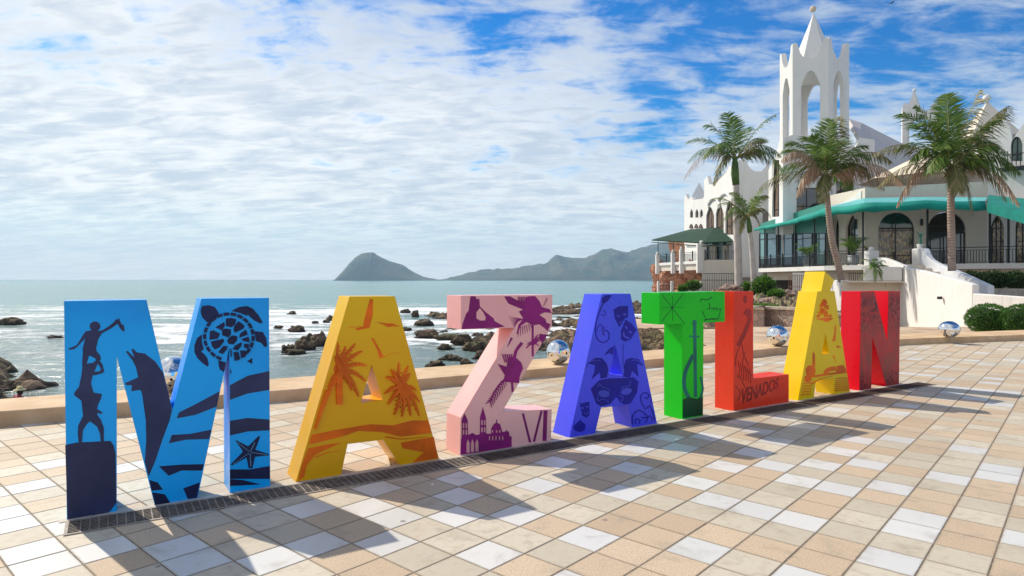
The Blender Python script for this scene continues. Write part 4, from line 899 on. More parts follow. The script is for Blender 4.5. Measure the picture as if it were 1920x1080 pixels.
# railings ---------------------------------------------------------------------
def railing(pts, z, h=.98, sp=.14, parent=None, posts=1.9):
    bm = bmesh.new(); BP = []
    for a, b in zip(pts, pts[1:]):
        L_ = (b-a).length; u = (b-a).normalized(); m_ = (a+b)/2
        for zz, s in ((h, .05), (h-.16, .03), (.09, .035)): box(bm, (m_.x, m_.y, z+zz), L_, s, s, u)
        n = int(L_/sp)
        for k in range(n):
            p = a+u*(L_*(k+.5)/n); box(bm, (p.x, p.y, z+.09+(h-.25)/2), .034, .034, h-.25, u)
        n = max(1, int(L_/posts))
        for k in range(n+1):
            p = a+u*(L_*k/n); bp = bmesh.new(); BP.append(bp); box(bp, (p.x, p.y, z+h/2+.03), .09, .09, h+.06, u); bmesh.ops.create_icosphere(bp, subdivisions=1, radius=.07, matrix=Matrix.Translation((p.x, p.y, z+h+.11)))
    o = obj('railing', bm, IRON, parent or Bd)
    for bp in BP: obj('railing_post', bp, IRON, o)
    return o
ins = lambda L, d=.18: [p+Vector((0, d, 0)) for p in L]
railing([ea+Vector((.15, .1, 0)), eb+Vector((.15, .15, 0)), G(1624, 42.4)], TZ)
railing([G(1742, 40.1), G(1790, 39.3), G(1925, 37.3), G(2080, 35.3)], TZ)
# facade with the big arches -----------------------------------------------
f1 = PL(1622, 44.2, 1852, 42.2)
a1 = archl(1647, 1714.5, 499, 432, 398); a2 = archl(1739, 1811, 499, 432, 397)
wall(f1, [(1622, 503), (1622, 352), (1852, 340), (1852, 503)], [a1, a2], m=WC)
AMB = bpy.data.materials.new('amber_reflection_glass'); AMB.use_nodes = True; t = NT(AMB.node_tree); b = bsdf(AMB)
mp_ = t.n('ShaderNodeMapping', i={0: t.n('ShaderNodeNewGeometry').outputs['Position']}); mp_.inputs['Rotation'].default_value = (.3, .5, .7); mp_.inputs['Scale'].default_value = (3, 3, 1.2)
t.set(b.inputs['Base Color'], t.mix(t.ramp(t.noise(mp_.outputs[0], 1.3, 6, .7, 2), .45, .62), (.04, .028, .015), (.55, .34, .13))); b.inputs['Roughness'].default_value = .08; b.inputs['Specular IOR Level'].default_value = .8
window(f1, [(1647, 499), (1647, 428), (1714.5, 428), (1714.5, 499)], (.5,), (.0, .28, .93), m=AMB, name='arched_window')
window(f1, archl(1648, 1713.5, 428, 427, 398.8), (.5,), (), m=mat('green_glass', (.01, .05, .035), .06, spec=.9), name='fanlight')
window(f1, [(1739, 499), (1739, 436), (1811, 436), (1811, 499)], (.1, .45, .55, .9), (.45,), m=GLS, name='arched_door')
window(f1, archl(1740, 1810, 436, 430, 397.8), (), (.35,), m=mat('smoked_glass', (.03, .02, .015), .1, spec=.7), name='fanlight')
f0 = PL(1560, 50, 1622, 44.2)
h1 = archl(1585.5, 1608, 500, 425, 402, pointed=True); h2 = archl(1564, 1573, 500, 425, 405, pointed=True)
wall(f0, [(1549, 505), (1549, 368), (1621.9, 352), (1621.9, 503)], [h1, h2], m=WC)
window(f0, h1, (.5,), (.3, .6), name='arched_window'); window(f0, h2, (), (.5,), name='arched_window')
f2 = PL(1852.4, 42.2, 2080, 37.5)
h3 = archl(1857, 1882, 500, 425, 404, pointed=True); h4 = archl(1903, 1928, 500, 430, 404)
wall(f2, [(1852.4, 503), (1852.4, 240), (1868, 236), (1880, 222), (1893, 236), (1898, 262), (1925, 224), (1960, 230), (2080, 200), (2080, 500)], [h3, h4, archl(1895, 1917, 302, 275, 256)], m=WM)
window(f2, h3, (.35, .7), (.5, .75), m=AMB, name='arched_window'); window(f2, h4, (.5,), (.5,), m=AMB, name='arched_window')  # amber streaks paint sun reflections into these panes
window(f2, archl(1895, 1917, 302, 275, 256), (.5,), (.3,), m=mat('mirror_green_glass', (.03, .10, .07), .1, spec=.9), name='arched_window')
g = f2.w(*f2.uv(1908, 310), .5); bm = bmesh.new(); box(bm, g+Vector((0, 0, -.25)), 1.6, 1.0, .14, f2.u); obj('balcony', bm, IRON, Bd)
bm = bmesh.new()
for px in (1898, 1906, 1914, 1922): p = f2.w(*f2.uv(px, 300), .9); box(bm, p, .04, .04, .9, f2.u)
p = f2.w(*f2.uv(1910, 292), .9); box(bm, p, 1.2, .05, .05, f2.u); obj('balcony_rail', bm, IRON, Bd)
# glass conservatory
gp = PL(1424, 60, 1549, 49.2)
GM = bpy.data.materials.new('conservatory_glass'); GM.use_nodes = True; b = bsdf(GM); b.inputs['Base Color'].default_value = (.10, .22, .22, 1); b.inputs['Roughness'].default_value = .03; b.inputs['Specular IOR Level'].default_value = 1; b.inputs['Coat Weight'].default_value = 1
xs2 = [1424, 1438, 1457, 1462, 1487, 1493, 1524, 1530, 1549]
for k, (xa, xb) in enumerate(zip(xs2, xs2[1:])):
    o = window(gp, [(xa+.5, 497), (xa+.5, 437), (xb-.5, 437), (xb-.5, 497)], (), (.8,), inset=0, m=(BGL if k in (3, 5, 1) else GM), fw=.06, name='glass_panel')
wall(gp, [(1424, 437.5), (1424, 420), (1549, 380), (1549, 437.5)], [], .12, mat('green_film', (.04, .22, .17), .3), name='glass_header', d=.02)
bm = bmesh.new(); plan_prism(bm, [(p.x, p.y) for p in [G(1430, 62), G(1552, 52), G(1600, 62), G(1470, 70)]], 0, 8); obj('body', fixn(bm), mat('dark_interior', (.05, .045, .04), .9), Bd)
# upper walls --------------------------------------------------------------
u1 = PL(1470, 54, 1640, 53.3)
w1 = [(1493.5, 401), (1493.5, 352), (1534.5, 352), (1534.5, 401)]; w2 = [(1568, 376), (1568, 340), (1600, 340), (1600, 370)]
wall(u1, [(1468, 440), (1468, 262), (1484, 253), (1560, 258), (1588, 262), (1604, 276), (1612, 258), (1640, 262), (1640, 300), (1690, 330), (1752, 345), (1752, 420)], [w1, w2], .4)
window(u1, w1, (.5,), (.3,), m=GLS); window(u1, w2, (.33,), (.3,), m=GLS)
u2 = PL(1441, 60, 1468, 54); w3 = [(1447.5, 407), (1447.5, 300), (1461, 300), (1461, 406)]
wall(u2, [(1441, 440), (1441, 318), (1452, 300), (1462, 262), (1468, 258), (1468, 440)], [w3], .4)
window(u2, w3, (.6,), (.15, .55), m=CURT)
u3 = PL(1384, 64, 1441, 62.6)
sc = [(1384, 520), (1384, 312), (1391, 299), (1398, 301), (1404, 313), (1414, 321), (1428, 321), (1436, 312), (1441, 300), (1441, 520)]
wall(u3, sc, [], .4)
u4 = PL(1320, 78, 1384, 64)
ha = archl(1324, 1339, 440, 405, 388, pointed=True); hb = archl(1342, 1357, 440, 402, 383, pointed=True); hc = archl(1360, 1376, 440, 400, 376, pointed=True)
wall(u4, [(1320, 520), (1320, 338), (1326, 330), (1330, 346), (1338, 345), (1350, 335), (1362, 322), (1368, 310), (1374, 318), (1384, 300), (1384, 520)], [ha, hb, hc], .4)
for h in (ha, hb, hc): window(u4, h, (.5,), (.3,), m=CURT)
# pointed hood arches above
for cx, cy, w_, h_ in ((1341, 390, 20, 18), (1362, 382, 22, 20)):
    pts = [u4.uv(cx-w_/2, cy), u4.uv(cx-w_/2, cy-h_*.5), u4.uv(cx, cy-h_), u4.uv(cx+w_/2, cy-h_*.5), u4.uv(cx+w_/2, cy)]
    bm = bmesh.new(); outer = [(a, b) for a, b in pts]; tube(bm, [u4.w(a, b, .12) for a, b in curve(outer, 5)], .13, 6); obj('arch_moulding', bm, WM, Bd)
u5 = PL(1283, 86, 1321, 79)
hh = [archl(x-3, x+3, 408, 399, 392, 4, True) for x in (1296.5, 1306.5, 1315)]; h5 = [archl(x-3, x+3, 428, 426, 420, 3, True) for x in (1297, 1306.5, 1315)]
wall(u5, [(1283, 460), (1283, 372), (1286, 364), (1290, 374), (1296, 368), (1300, 375), (1318, 372), (1321, 366), (1321, 460)], hh, .4)
for h in hh: window(u5, h, m=CURT, fw=.03)
for h in h5: window(u5, h, m=CURT, fw=.03, inset=-.06)
def pyramid(bm, c, r, z0, z1, n=4, rot=0, r1=0):
    B = [bm.verts.new((c.x+r*math.cos(rot+2*math.pi*k/n), c.y+r*math.sin(rot+2*math.pi*k/n), z0)) for k in range(n)]; T_ = bm.verts.new((c.x, c.y, z1))
    for k in range(n): bm.faces.new((B[k], B[(k+1) % n], T_))
    bm.faces.new(B[::-1])
c = G(1311, 86); bm = bmesh.new(); pyramid(bm, c, 1.7, P(0, 374, 84).z, P(0, 342, 86).z, 4, .5); obj('turret_roof', bm, WM, Bd)
bm = bmesh.new(); plan_prism(bm, [(p.x, p.y) for p in [G(1284, 86.6), G(1320, 79.6), G(1385, 65), G(1440, 64), G(1460, 75), G(1300, 95)]], 0, 9.5); obj('body', fixn(bm), WM, Bd)
bm = bmesh.new()   # sloping white roof between the left arches and the tower
q4 = [P(1334, 345, 77), P(1372, 312, 71), P(1384, 306, 76), P(1345, 340, 84)]
vs = [bm.verts.new(p) for p in q4]; bm.faces.new(vs); o = obj('side_roof', bm, WM, Bd); sm = o.modifiers.new('s', 'SOLIDIFY'); sm.thickness = .3
# parapet lit by the sun above the awning
u6 = PL(1556, 49, 1621, 44.7); wall(u6, [(1556, 400), (1556, 391), (1590, 378), (1606, 369), (1618, 358), (1621, 358), (1621, 390)], [], .3, d=.25, name='parapet')
# big sloping roof right of the tower
bm = bmesh.new(); vs = [bm.verts.new(p) for p in (P(1586, 228, 60), P(1610, 236, 60), P(1680, 272, 60), P(1735, 299, 59), P(1790, 330, 58), P(1700, 345, 54), P(1634, 318, 53.5), P(1606, 262, 54))]; bm.faces.new(vs)
o = obj('roof', bm, RM, Bd); sm = o.modifiers.new('s', 'SOLIDIFY'); sm.thickness = .35
bm = bmesh.new(); tube(bm, [P(1584, 224, 60), P(1640, 250, 60), P(1735, 297, 59)], .16, 6); obj('roof_ridge', bm, RM, Bd)
bm = bmesh.new(); bz = P(1740, 338, 49.5); pyramid(bm, G(1735, 49.5), 4.6, bz.z, P(1735, 286, 49.5).z, 8, .2); obj('cone_roof', bm, wallmat('peach_plaster', (.80, .68, .54)), Bd)
bm = bmesh.new(); vs = [bm.verts.new(p) for p in (P(1622, 233+84, 52.9), P(1612, 268, 53.1), P(1640, 300, 53.1))]; bm.faces.new(vs); o = obj('gable', bm, WM, Bd); sm = o.modifiers.new('s', 'SOLIDIFY'); sm.thickness = .2
# bell tower --------------------------------------------------------------------
tc_ = G(1525.5, 56.8); RT = 2.78; ph0 = R(-91)
zB, zT = P(0, 262, 55).z, 21.7
cor = [Vector((tc_.x+RT*math.cos(ph0+k*math.pi/3), tc_.y+RT*math.sin(ph0+k*math.pi/3))) for k in range(6)]
ztop = P(0, 69, 54.0).z; zlow = P(0, 108, 54.3).z; zap = P(0, 129, 54.3).z; zsp = P(0, 158, 54.3).z
for k in range(6):
    a, b2 = cor[k], cor[(k+1) % 6]; pl = Plane((a.x, a.y), (b2.x, b2.y)); s1_ = pl.L
    mid = (a+b2)/2; outw = Vector((mid.x-tc_.x, mid.y-tc_.y, 0)).normalized(); fn = lambda s, z, d, pl=pl, o_=outw: pl.A+pl.u*s+Vector((0, 0, z))+o_*d
    e = .0; top = [(s1_, zB), (0, zB), (0, ztop-.15), (s1_*.05, ztop), (s1_*.13, ztop-.1), (s1_*.17, ztop-.5)]
    for j in range(0, 11):
        t_ = j/10; top.append((s1_*(.20+.60*t_), zlow+(1-math.sin(math.pi*t_))**1.3*(ztop-zlow-.75)*.9))
    top += [(s1_*.83, ztop-.5), (s1_*.87, ztop-.1), (s1_*.95, ztop), (s1_, ztop-.15)]
    x0_, x1_ = s1_*.235, s1_*.765; ar = [(x0_, zB+.35), (x0_, zsp)]
    for j in range(1, 12): t_ = j/12; ar.append((x0_+(x1_-x0_)*t_, zsp+(zap-zsp)*(1-abs(2*t_-1)**2.0)))
    ar += [(x1_, zsp), (x1_, zB+.35)]
    bm = bmesh.new(); prism(bm, fn, [top, ar], 0, -.42); obj('tower_wall', fixn(bm), WM, Bd)
bm = bmesh.new(); r_ = RT*.92; plan_prism(bm, [(tc_.x+r_*math.cos(ph0+k*math.pi/3), tc_.y+r_*math.sin(ph0+k*math.pi/3)) for k in range(6)], zlow-1.0, zlow-.65); obj('tower_ceiling', fixn(bm), WM, Bd)
bm = bmesh.new(); plan_prism(bm, [(p.x, p.y) for p in [G(1466, 55.6), G(1586, 54.9), G(1590, 60), G(1470, 60)]], 3, zB+.1); obj('tower_base', fixn(bm), WM, Bd)
bm = bmesh.new(); pyramid(bm, tc_, 2.1, zlow-.6, P(0, 24, 56.8).z, 6, R(-91+8)); sp_ = obj('spire', bm, WM, Bd)
bm = bmesh.new(); bmesh.ops.create_uvsphere(bm, u_segments=16, v_segments=10, radius=.27, matrix=Matrix.Translation(P(1524.5, 17, 56.8))); smooth(obj('finial', bm, mat('finial_plaster', (.62, .50, .38), .8), sp_))
# second and third turrets ------------------------------------------------------
f3 = PL(1690, 62, 1757, 60)
wall(f3, [(1692, 345), (1692, 200), (1697, 192), (1702, 197), (1708, 186), (1713, 170), (1717, 180), (1724, 200), (1734, 208), (1742, 206), (1748, 195), (1756, 192), (1758, 345)], [archl(1702, 1750, 345, 240, 222)], .6, name='turret_wall')
wall(PL(1692, 62, 1690, 65), [(1692, 345), (1692, 198), (1690, 210), (1690, 345)], [], .4, name='turret_wall')
bm = bmesh.new(); bmesh.ops.create_icosphere(bm, subdivisions=2, radius=.16, matrix=Matrix.Translation(f3.w(*f3.uv(1713, 168), -.3))); obj('finial', bm, WM, Bd)
t3 = G(1851, 47); bm = bmesh.new(); pyramid(bm, t3, 2.2, P(0, 262, 47).z, P(0, 190, 47).z, 4, R(30)); o3 = obj('turret_roof', bm, WC, Bd)
bm = bmesh.new(); bmesh.ops.create_uvsphere(bm, u_segments=14, v_segments=10, radius=.26, matrix=Matrix.Translation(P(1850, 184, 47))); smooth(obj('finial', bm, WM, o3))
bm = bmesh.new(); plan_prism(bm, [(p.x, p.y) for p in [G(1818, 47), G(1845, 45.2), G(1882, 45.6), G(1895, 50), G(1830, 52)]], 4, P(0, 262, 46).z); obj('turret_base', fixn(bm), WM, Bd)
# round-topped buttress
wall(PL(1870, 44.6, 1896, 44.2), [(1868, 380), (1868, 224), (1876, 218), (1884, 220), (1891, 232), (1895, 255), (1896, 300), (1900, 340), (1900, 380)], [], .8, name='buttress')
# wall ornaments: lamp bracket, dark fixtures
for px, py in ((1607, 417), (1727, 417)):
    bm = bmesh.new(); q_ = (f0 if px < 1620 else f1); p = q_.w(*q_.uv(px, py), .12); box(bm, p, .12, .16, .45, q_.u); obj('wall_lamp', bm, IRON, Bd)
# ---------------- left terrace wing
LZ = 3.6; le = [G(1233, 77), G(1262, 73), G(1278, 71), G(1315, 66.5), G(1388, 65), G(1440, 64.5)]
Lw = empty('terrace_wing', G(1320, 68), 'white balcony wing with green canopy standing on orange rocks left of the tall palm', 'terrace')
bm = bmesh.new(); plan_prism(bm, [(p.x, p.y) for p in le+[G(1445, 70), G(1340, 76), G(1300, 84), G(1240, 84)]], LZ-.3, LZ); obj('balcony_slab', fixn(bm), WM, Lw)
bm = bmesh.new(); wallpath(bm, [(p.x, p.y) for p in [G(1318, 66.3), G(1350, 65.4), G(1388, 64.9), G(1440, 64.4)]], .3, LZ-1.25, LZ+.05); obj('balcony_front', bm, WC, Lw)
bm = bmesh.new(); wallpath(bm, [(p.x, p.y) for p in [G(1233, 77.4), G(1262, 73.4), G(1278, 71.4), G(1314, 67)]], .3, LZ-.95, LZ-.25); obj('balcony_front', bm, WC, Lw)
for p, h in zip(le[:4], (1.0, 1.05, 1.35, 1.75)):
    bm = bmesh.new(); box(bm, (p.x, p.y, LZ-.1+h/2-.55), .45 if p is not le[3] else .95, .5, h+1.3); bmesh.ops.create_icosphere(bm, subdivisions=2, radius=.19, matrix=Matrix.Translation((p.x, p.y, LZ+h+.15))); o = obj('pier', bm, WM, Lw); bevel(o, .06, 2)
railing([p+Vector((.2, .2, 0)) for p in le[:4]], LZ, .95, .22, Lw); railing([G(1322, 66.2), G(1440, 64.6)], LZ, .95, .22, Lw)
cA, cB, cC, cD, cE, cF = P(1222, 449.5, 78), P(1319, 455, 66), P(1372, 452, 65.5), P(1390, 428, 70), P(1340, 427, 72), P(1293, 430, 82)
bm = bmesh.new(); vs = [bm.verts.new(p) for p in (cA, cB, cE, cF)]; bm.faces.new(vs); vs2 = [bm.verts.new(p) for p in (cB, cC, cD, cE)]; bm.faces.new(vs2)
o = obj('canopy', bm, GRN, Lw); sm = o.modifiers.new('s', 'SOLIDIFY'); sm.thickness = .12  # green darkened to paint the canopy as a shaded underside
bm = bmesh.new(); tube(bm, [cA+Vector((0, 0, -.3)), cB+Vector((0, 0, -.35)), cC+Vector((0, 0, -.35))], .05, 5); obj('canopy_frame', bm, GRN, Lw)
for p in le[:4]:
    bm = bmesh.new(); zt_ = interp([(0, cA.z), (1, cB.z)], (p-le[0]).length/(le[3]-le[0]).length)-.3; tube(bm, [Vector((p.x+.1, p.y+.2, LZ)), Vector((p.x+.1, p.y+.2, zt_))], .05, 6); obj('canopy_post', bm, mat('green_iron', (.01, .09, .06), .5), Lw)
bm = bmesh.new(); pw = Plane(G(1318, 70), G(1392, 66.5))
for a, b_, c_ in ((1318, 1323, GLS),): pass
for px in (1321, 1339, 1343, 1361, 1365, 1383):
    box(bm, pw.w(pw.uv(px, 470)[0], LZ+.8, .3), .35, .35, 1.6, pw.u)
obj('columns', bm, WC, Lw)
wl = [(1319, 486), (1319, 452), (1392, 449), (1392, 486)]; bm = bmesh.new(); prism(bm, pw.w, [[pw.uv(*p) for p in wl]], -.3, -.5); obj('glass_wall', fixn(bm), GLS, Lw)
bm = bmesh.new()
for px in (1330, 1350, 1372): prism(bm, pw.w, [[pw.uv(px-4, 486), pw.uv(px-4, 450), pw.uv(px+4, 450), pw.uv(px+4, 486)]], -.2, -.28)
obj('pale_panes', fixn(bm), mat('bright_pane', (.35, .50, .56), .1, spec=1), Lw)
# ---------------- stairs and white garden walls
St = empty('stair_wall', G(1740, 30), 'white curving garden stair wall sloping down from the terrace behind the N', 'wall')
pts = [(1640, 39.0, 484, 640), (1652, 37.5, 483, 640), (1668, 36, 488, 640), (1695, 33.6, 499, 640), (1730, 30.6, 508, 640), (1770, 28.2, 518.3, 640), (1800, 26.8, 526.5, 640), (1823, 26.0, 533.6, 640)]; pts = curve(pts, 4)
bm = bmesh.new(); wallpath(bm, [(G(a, b).x, G(a, b).y) for a, b, c, d in pts], .28, -1.6, [P(a, c, b).z for a, b, c, d in pts]); bevel(obj('outer_wall', bm, WM, St), .04, 2)
pts = [(1823.5, 26.0, 550, 0), (1860, 25.2, 552.5, 0), (1925, 24, 557, 0), (2000, 23, 560, 0)]
bm = bmesh.new(); wallpath(bm, [(G(a, b).x, G(a, b).y) for a, b, c, d in pts], .28, -1.6, [P(a, c, b).z for a, b, c, d in pts]); bevel(obj('low_wall', bm, WM, St), .04, 2)
pts = [(1718, 38.5, 466, 0), (1732, 37.8, 466, 0), (1738, 37, 480, 0), (1760, 36, 496, 0), (1800, 33.5, 512, 0), (1852, 31, 536, 0)]; pts = pts[:2]+curve(pts[1:], 4)[1:]
bm = bmesh.new(); wallpath(bm, [(G(a, b).x, G(a, b).y) for a, b, c, d in pts], .3, -1, [P(a, c, b).z for a, b, c, d in pts]); bevel(obj('inner_wall', bm, mat('shaded_white_plaster', (.66, .68, .72), .8, var=.08), St), .04, 2)  # bluish shade tinted into the white plaster colour
bm = bmesh.new()
for k in range(14):
    t_ = k/13; a = G(1690+(1838-1690)*t_, 37.6-9.4*t_); z = TZ-.1-(TZ+.1)*t_; box(bm, (a.x+.2, a.y+.3, z-.6), 2.6, .75, 1.2, Vector((1, -.2, 0)))
obj('steps', bm, WC, St)
for px, Y, zt_ in ((1634, 39.6, 466), (1725, 38.4, 462)):
    p = G(px, Y); z = P(0, zt_+4, Y).z; bm = bmesh.new(); box(bm, (p.x, p.y, z/2), .62, .62, z+.0); bmesh.ops.create_icosphere(bm, subdivisions=2, radius=.15, matrix=Matrix.Translation((p.x, p.y, z+.1))); bevel(obj('gate_pier', bm, WM, St), .05, 2)
# white retaining wall below the planter
Rt = empty('retaining_wall', G(1620, 36), 'white plaster retaining wall with planter ledge between the yellow A and the N', 'wall')
wp = PL(1578, 35.6, 1700, 34.2)
wall(wp, [(1578, 640), (1578, 527), (1700, 527), (1700, 640)], [], .4, WC, parent=Rt)  # cream here puts the front's shade into the white wall's colour
w5 = PL(1556, 39, 1578, 35.6); wall(w5, [(1556, 640), (1556, 525), (1578, 525), (1578, 640)], [], .4, WM, parent=Rt)
bm = bmesh.new(); pz0, pz1 = P(0, 526.5, 35).z, P(0, 501, 35).z
prism(bm, wp.w, [[wp.uv(1619, 526.5), wp.uv(1690, 526.5), wp.uv(1690, 501), wp.uv(1619, 501)]], .7, 0.01); bevel(obj('planter_box', fixn(bm), WM, Rt), .05, 2)
bm = bmesh.new(); prism(bm, wp.w, [[wp.uv(1586, 529.5), wp.uv(1696, 529.5), wp.uv(1696, 526.6), wp.uv(1586, 526.6)]], .8, 0.012); obj('ledge', fixn(bm), WC, Rt)
bm = bmesh.new()
for px in range(1592, 1620, 4): box(bm, wp.w(wp.uv(px, 519)[0], P(0, 519, 35).z, .5), .03, .03, .42, wp.u)
box(bm, wp.w(wp.uv(1605, 513)[0], P(0, 512, 35).z, .5), .85, .04, .04, wp.u); obj('window_guard', bm, IRON, Rt)
bm = bmesh.new(); box(bm, P(1762, 558.5, 28.3), .16, .12, .12); obj('junction_box', bm, IRON, St)
# stone retaining wall -----------------------------------------------------------
def stonemat():
    m = bpy.data.materials.new('rubble_stone'); m.use_nodes = True; t = NT(m.node_tree); b = bsdf(m)
    pos = t.n('ShaderNodeNewGeometry').outputs['Position']
    v1 = t.n('ShaderNodeTexVoronoi', feature='DISTANCE_TO_EDGE', i={'Scale': 3.4, 'Vector': pos}); v2 = t.n('ShaderNodeTexVoronoi', i={'Scale': 3.4, 'Vector': pos})
    r = t.n('ShaderNodeSeparateColor', i={0: v2.outputs['Color']}).outputs[0]; n = t.noise(pos, 9, 6, .7)
    c = t.mix(r, (.50, .33, .25), (.36, .27, .22)); c = t.mix(t.ramp(n, .45, .7, 0, .6), c, (.24, .17, .14)); c = t.mix(t.ramp(v1.outputs[0], .015, .05), (.52, .44, .36), c)
    t.set(b.inputs['Base Color'], c); b.inputs['Roughness'].default_value = .9
    t.set(b.inputs['Normal'], t.n('ShaderNodeBump', i={'Strength': 1, 'Distance': .05, 'Height': t.m('ADD', t.ramp(v1.outputs[0], 0, .1), t.m('MULTIPLY', n, .5))})); return m
SM = stonemat(); Sw = empty('stone_wall', G(1430, 27), 'rough pinkish stone retaining wall behind the red L and the yellow accented A', 'wall')
sp2 = [(1285, 31), (1330, 29.5), (1404, 27.8), (1412, 26.6), (1432, 26.4), (1436, 27.2), (1500, 25.8), (1560, 24.8), (1640, 24.2)]
bm = bmesh.new(); wallpath(bm, [(G(a, b).x, G(a, b).y) for a, b in sp2], .5, -3.5, [P(0, 580, 27).z]*7+[P(0, 590, 25).z, P(0, 600, 24).z]); obj('stone_face', bm, SM, Sw)
bm = bmesh.new(); wallpath(bm, [(G(a, b-.1).x, G(a, b-.1).y) for a, b in sp2], .7, [P(0, 580, 27).z+.01]*7+[P(0, 590, 25).z, P(0, 600, 24).z], [P(0, 575, 27).z]*7+[P(0, 586, 25).z, P(0, 597, 24).z]); obj('coping', bm, mat('coping_stone', (.55, .45, .35), .85, var=.3, vscale=2, bump=.02), Sw)
# garden bank behind the stone wall
bm = bmesh.new(); bg_ = {}
for i in range(86):
    for j in range(71):
        px = 1290+i*2.9; Y = 27.2+j*.42; z = P(0, 578, 27.2).z+.35*max(0, min(1, (Y-28)/8))-.9*max(0, min(1, (Y-38)/12))+.30*noise.fractal(Vector((px*.06, Y*.7, 3)), .8, 2.1, 5)
        if Y < 28: z = P(0, 578, 27.2).z-.05
        bg_[i, j] = bm.verts.new((G(px, Y).x, Y, min(z, 1.1)))
for i in range(85):
    for j in range(70): bm.faces.new((bg_[i, j], bg_[i+1, j], bg_[i+1, j+1], bg_[i, j+1]))
struct(obj('garden_bank', bm, rockmat('garden_soil', (.40, .26, .19), (.30, .20, .14), (.10, .14, .03), False, .3, .12)))
# orange cliff boulders --------------------------------------------------------------
OR = rockmat('orange_rock', (.62, .31, .19), (.50, .24, .15), None, False, .15, .12)
for k, (px, py, Y, rx, rz) in enumerate([(1238, 520, 82, 16, 26), (1262, 528, 80, 26, 30), (1295, 525, 78, 30, 32), (1330, 522, 80, 34, 26), (1372, 528, 78, 30, 26), (1285, 470, 96, 26, 34), (1312, 474, 100, 30, 36), (1342, 480, 104, 24, 30), (1246, 545, 74, 22, 16), (1290, 553, 70, 30, 14)]):
    c = P(px, py, Y); bm = bmesh.new(); rock_mesh(bm, c, 1, rx/F*Y, rx/F*Y*.8, rz/F*Y, k+31, 4)
    tag(obj('cliff_boulder', bm, OR), 'huge orange pink cliff boulder below and behind the green canopied balcony', 'boulder', 'orange cliff boulders')
for k, (px, py, Y, rx, rz, lab) in enumerate([(1372, 546, 40, 22, 13, 'pink boulder at the foot of the tall royal palm'), (1345, 552, 38, 14, 9, 'small pink boulder left of the royal palm foot'), (1470, 560, 34, 26, 17, 'grey pink boulder under the terrace, left of the yellow accent'), (1440, 566, 31, 20, 9, 'low pinkish boulder behind the stone wall under the green vine')]):
    c = P(px, py, Y); bm = bmesh.new(); rock_mesh(bm, c, 1, rx/F*Y, rx/F*Y*.8, rz/F*Y, k+61, 4)
    tag(obj('garden_boulder', bm, rockmat('pink_rock%d' % k, (.52, .33, .26), (.36, .26, .22), None, False, .2, .1) if k == 0 else bpy.data.materials['pink_rock0']), lab, 'boulder')
# iron fence / lattice under the terraces
def fence(pa, Ya, pb, Yb, yt, yb, label, sp=.16, posts=(), m=IRON):
    a, b_ = G(pa, Ya), G(pb, Yb); root = empty('iron_fence', a, label, 'fence'); bm = bmesh.new(); L_ = (b_-a).length; u = (b_-a).normalized(); z1 = P(0, yt, Ya).z; z0 = P(0, yb, Ya).z; n = int(L_/sp)
    for k in range(n+1): p = a+u*L_*k/n; box(bm, (p.x, p.y, (z0+z1)/2), .03, .03, z1-z0, u)
    obj('bars', bm, m, root); bm = bmesh.new()
    for z in (z1, z0+.05, (z0*.35+z1*.65)): p = (a+b_)/2; box(bm, (p.x, p.y-.03, z), L_, .05, .05, u)
    obj('rails', bm, m, root)
fence(1318, 62, 1380, 60, 513, 548, 'tall dark iron fence under the left balcony, beside the royal palm', .22)
bm = bmesh.new(); g1, g2 = G(1316, 63.5), G(1386, 61.5); wallpath(bm, [(g1.x, g1.y), (g2.x, g2.y)], .2, -2, P(0, 511, 62).z); tag(obj('back_wall', bm, WC), 'beige wall behind the dark iron fence under the left balcony', 'wall')
fence(1479, 47, 1513, 45, 516, 578, 'rusty iron gate under the terrace just left of the yellow accent', .2, m=mat('rusty_iron', (.16, .08, .05), .8))
bm = bmesh.new(); g1, g2 = G(1486, 48), G(1560, 46); wallpath(bm, [(g1.x, g1.y), (g2.x, g2.y)], .2, -2, P(0, 511, 47).z); tag(obj('back_wall', bm, WM), 'white wall behind the rusty gate under the terrace', 'wall')
fence(1236, 70, 1258, 68, 530, 547, 'short iron fence between white posts above the pale sea, far left of the boulders', .25)
Wp = empty('garden_wall', G(1290, 66), 'low white posts and parapet before the orange boulders, behind the green T', 'wall')
for a, w_, y0_ in ((1234.5, 4, 527), (1260, 5, 527), (1317, 9, 527), (1300, 26, 536), (1247, 24, 545.5)):
    c = G(a, 68); z1 = P(0, y0_, 68).z; bm = bmesh.new(); box(bm, (c.x, c.y+(.2 if w_ > 20 else 0), (z1-2)/2), w_/F*68, .35, z1+2); bevel(obj('post' if w_ < 20 else 'parapet', bm, WM, Wp), .05)
# ---------------- shrubs, hedges, planting
def shrub(px, cy, Y, rxp, rzp, label, n, l, m=None, name='round_shrub', grp=None, sh=.86, fl=None, trunk=True, cat='shrub'):
    c = P(px, cy, Y); rx = rxp/F*Y; rz = rzp/F*Y; root = empty(name, (c.x, c.y, c.z-rz), label, cat, grp); rg = random.Random(int(px+cy))
    bm = bmesh.new(); leafball(bm, c, rx, rx*.95, rz, n, l, rg, sh, fl); obj('foliage', bm, m or LB_, root)
    bm = bmesh.new(); rock_mesh(bm, c, 1, rx*.80, rx*.76, rz*.80, 4, 3); smooth(obj('dark_core', bm, mat('inner_green', (.012, .03, .006), .9), root))  # near-black solid core paints in the shade inside the foliage
    bm = bmesh.new(); tube(bm, [(c.x, c.y, c.z-rz*1.02), (c.x, c.y, c.z-rz*.5)], [.05, .04], 6); obj('stem', bm, barkm, root)
shrub(1853, 598, 20.6, 38, 28, 'round clipped green shrub beside the rightmost steel ball', 6500, .055)
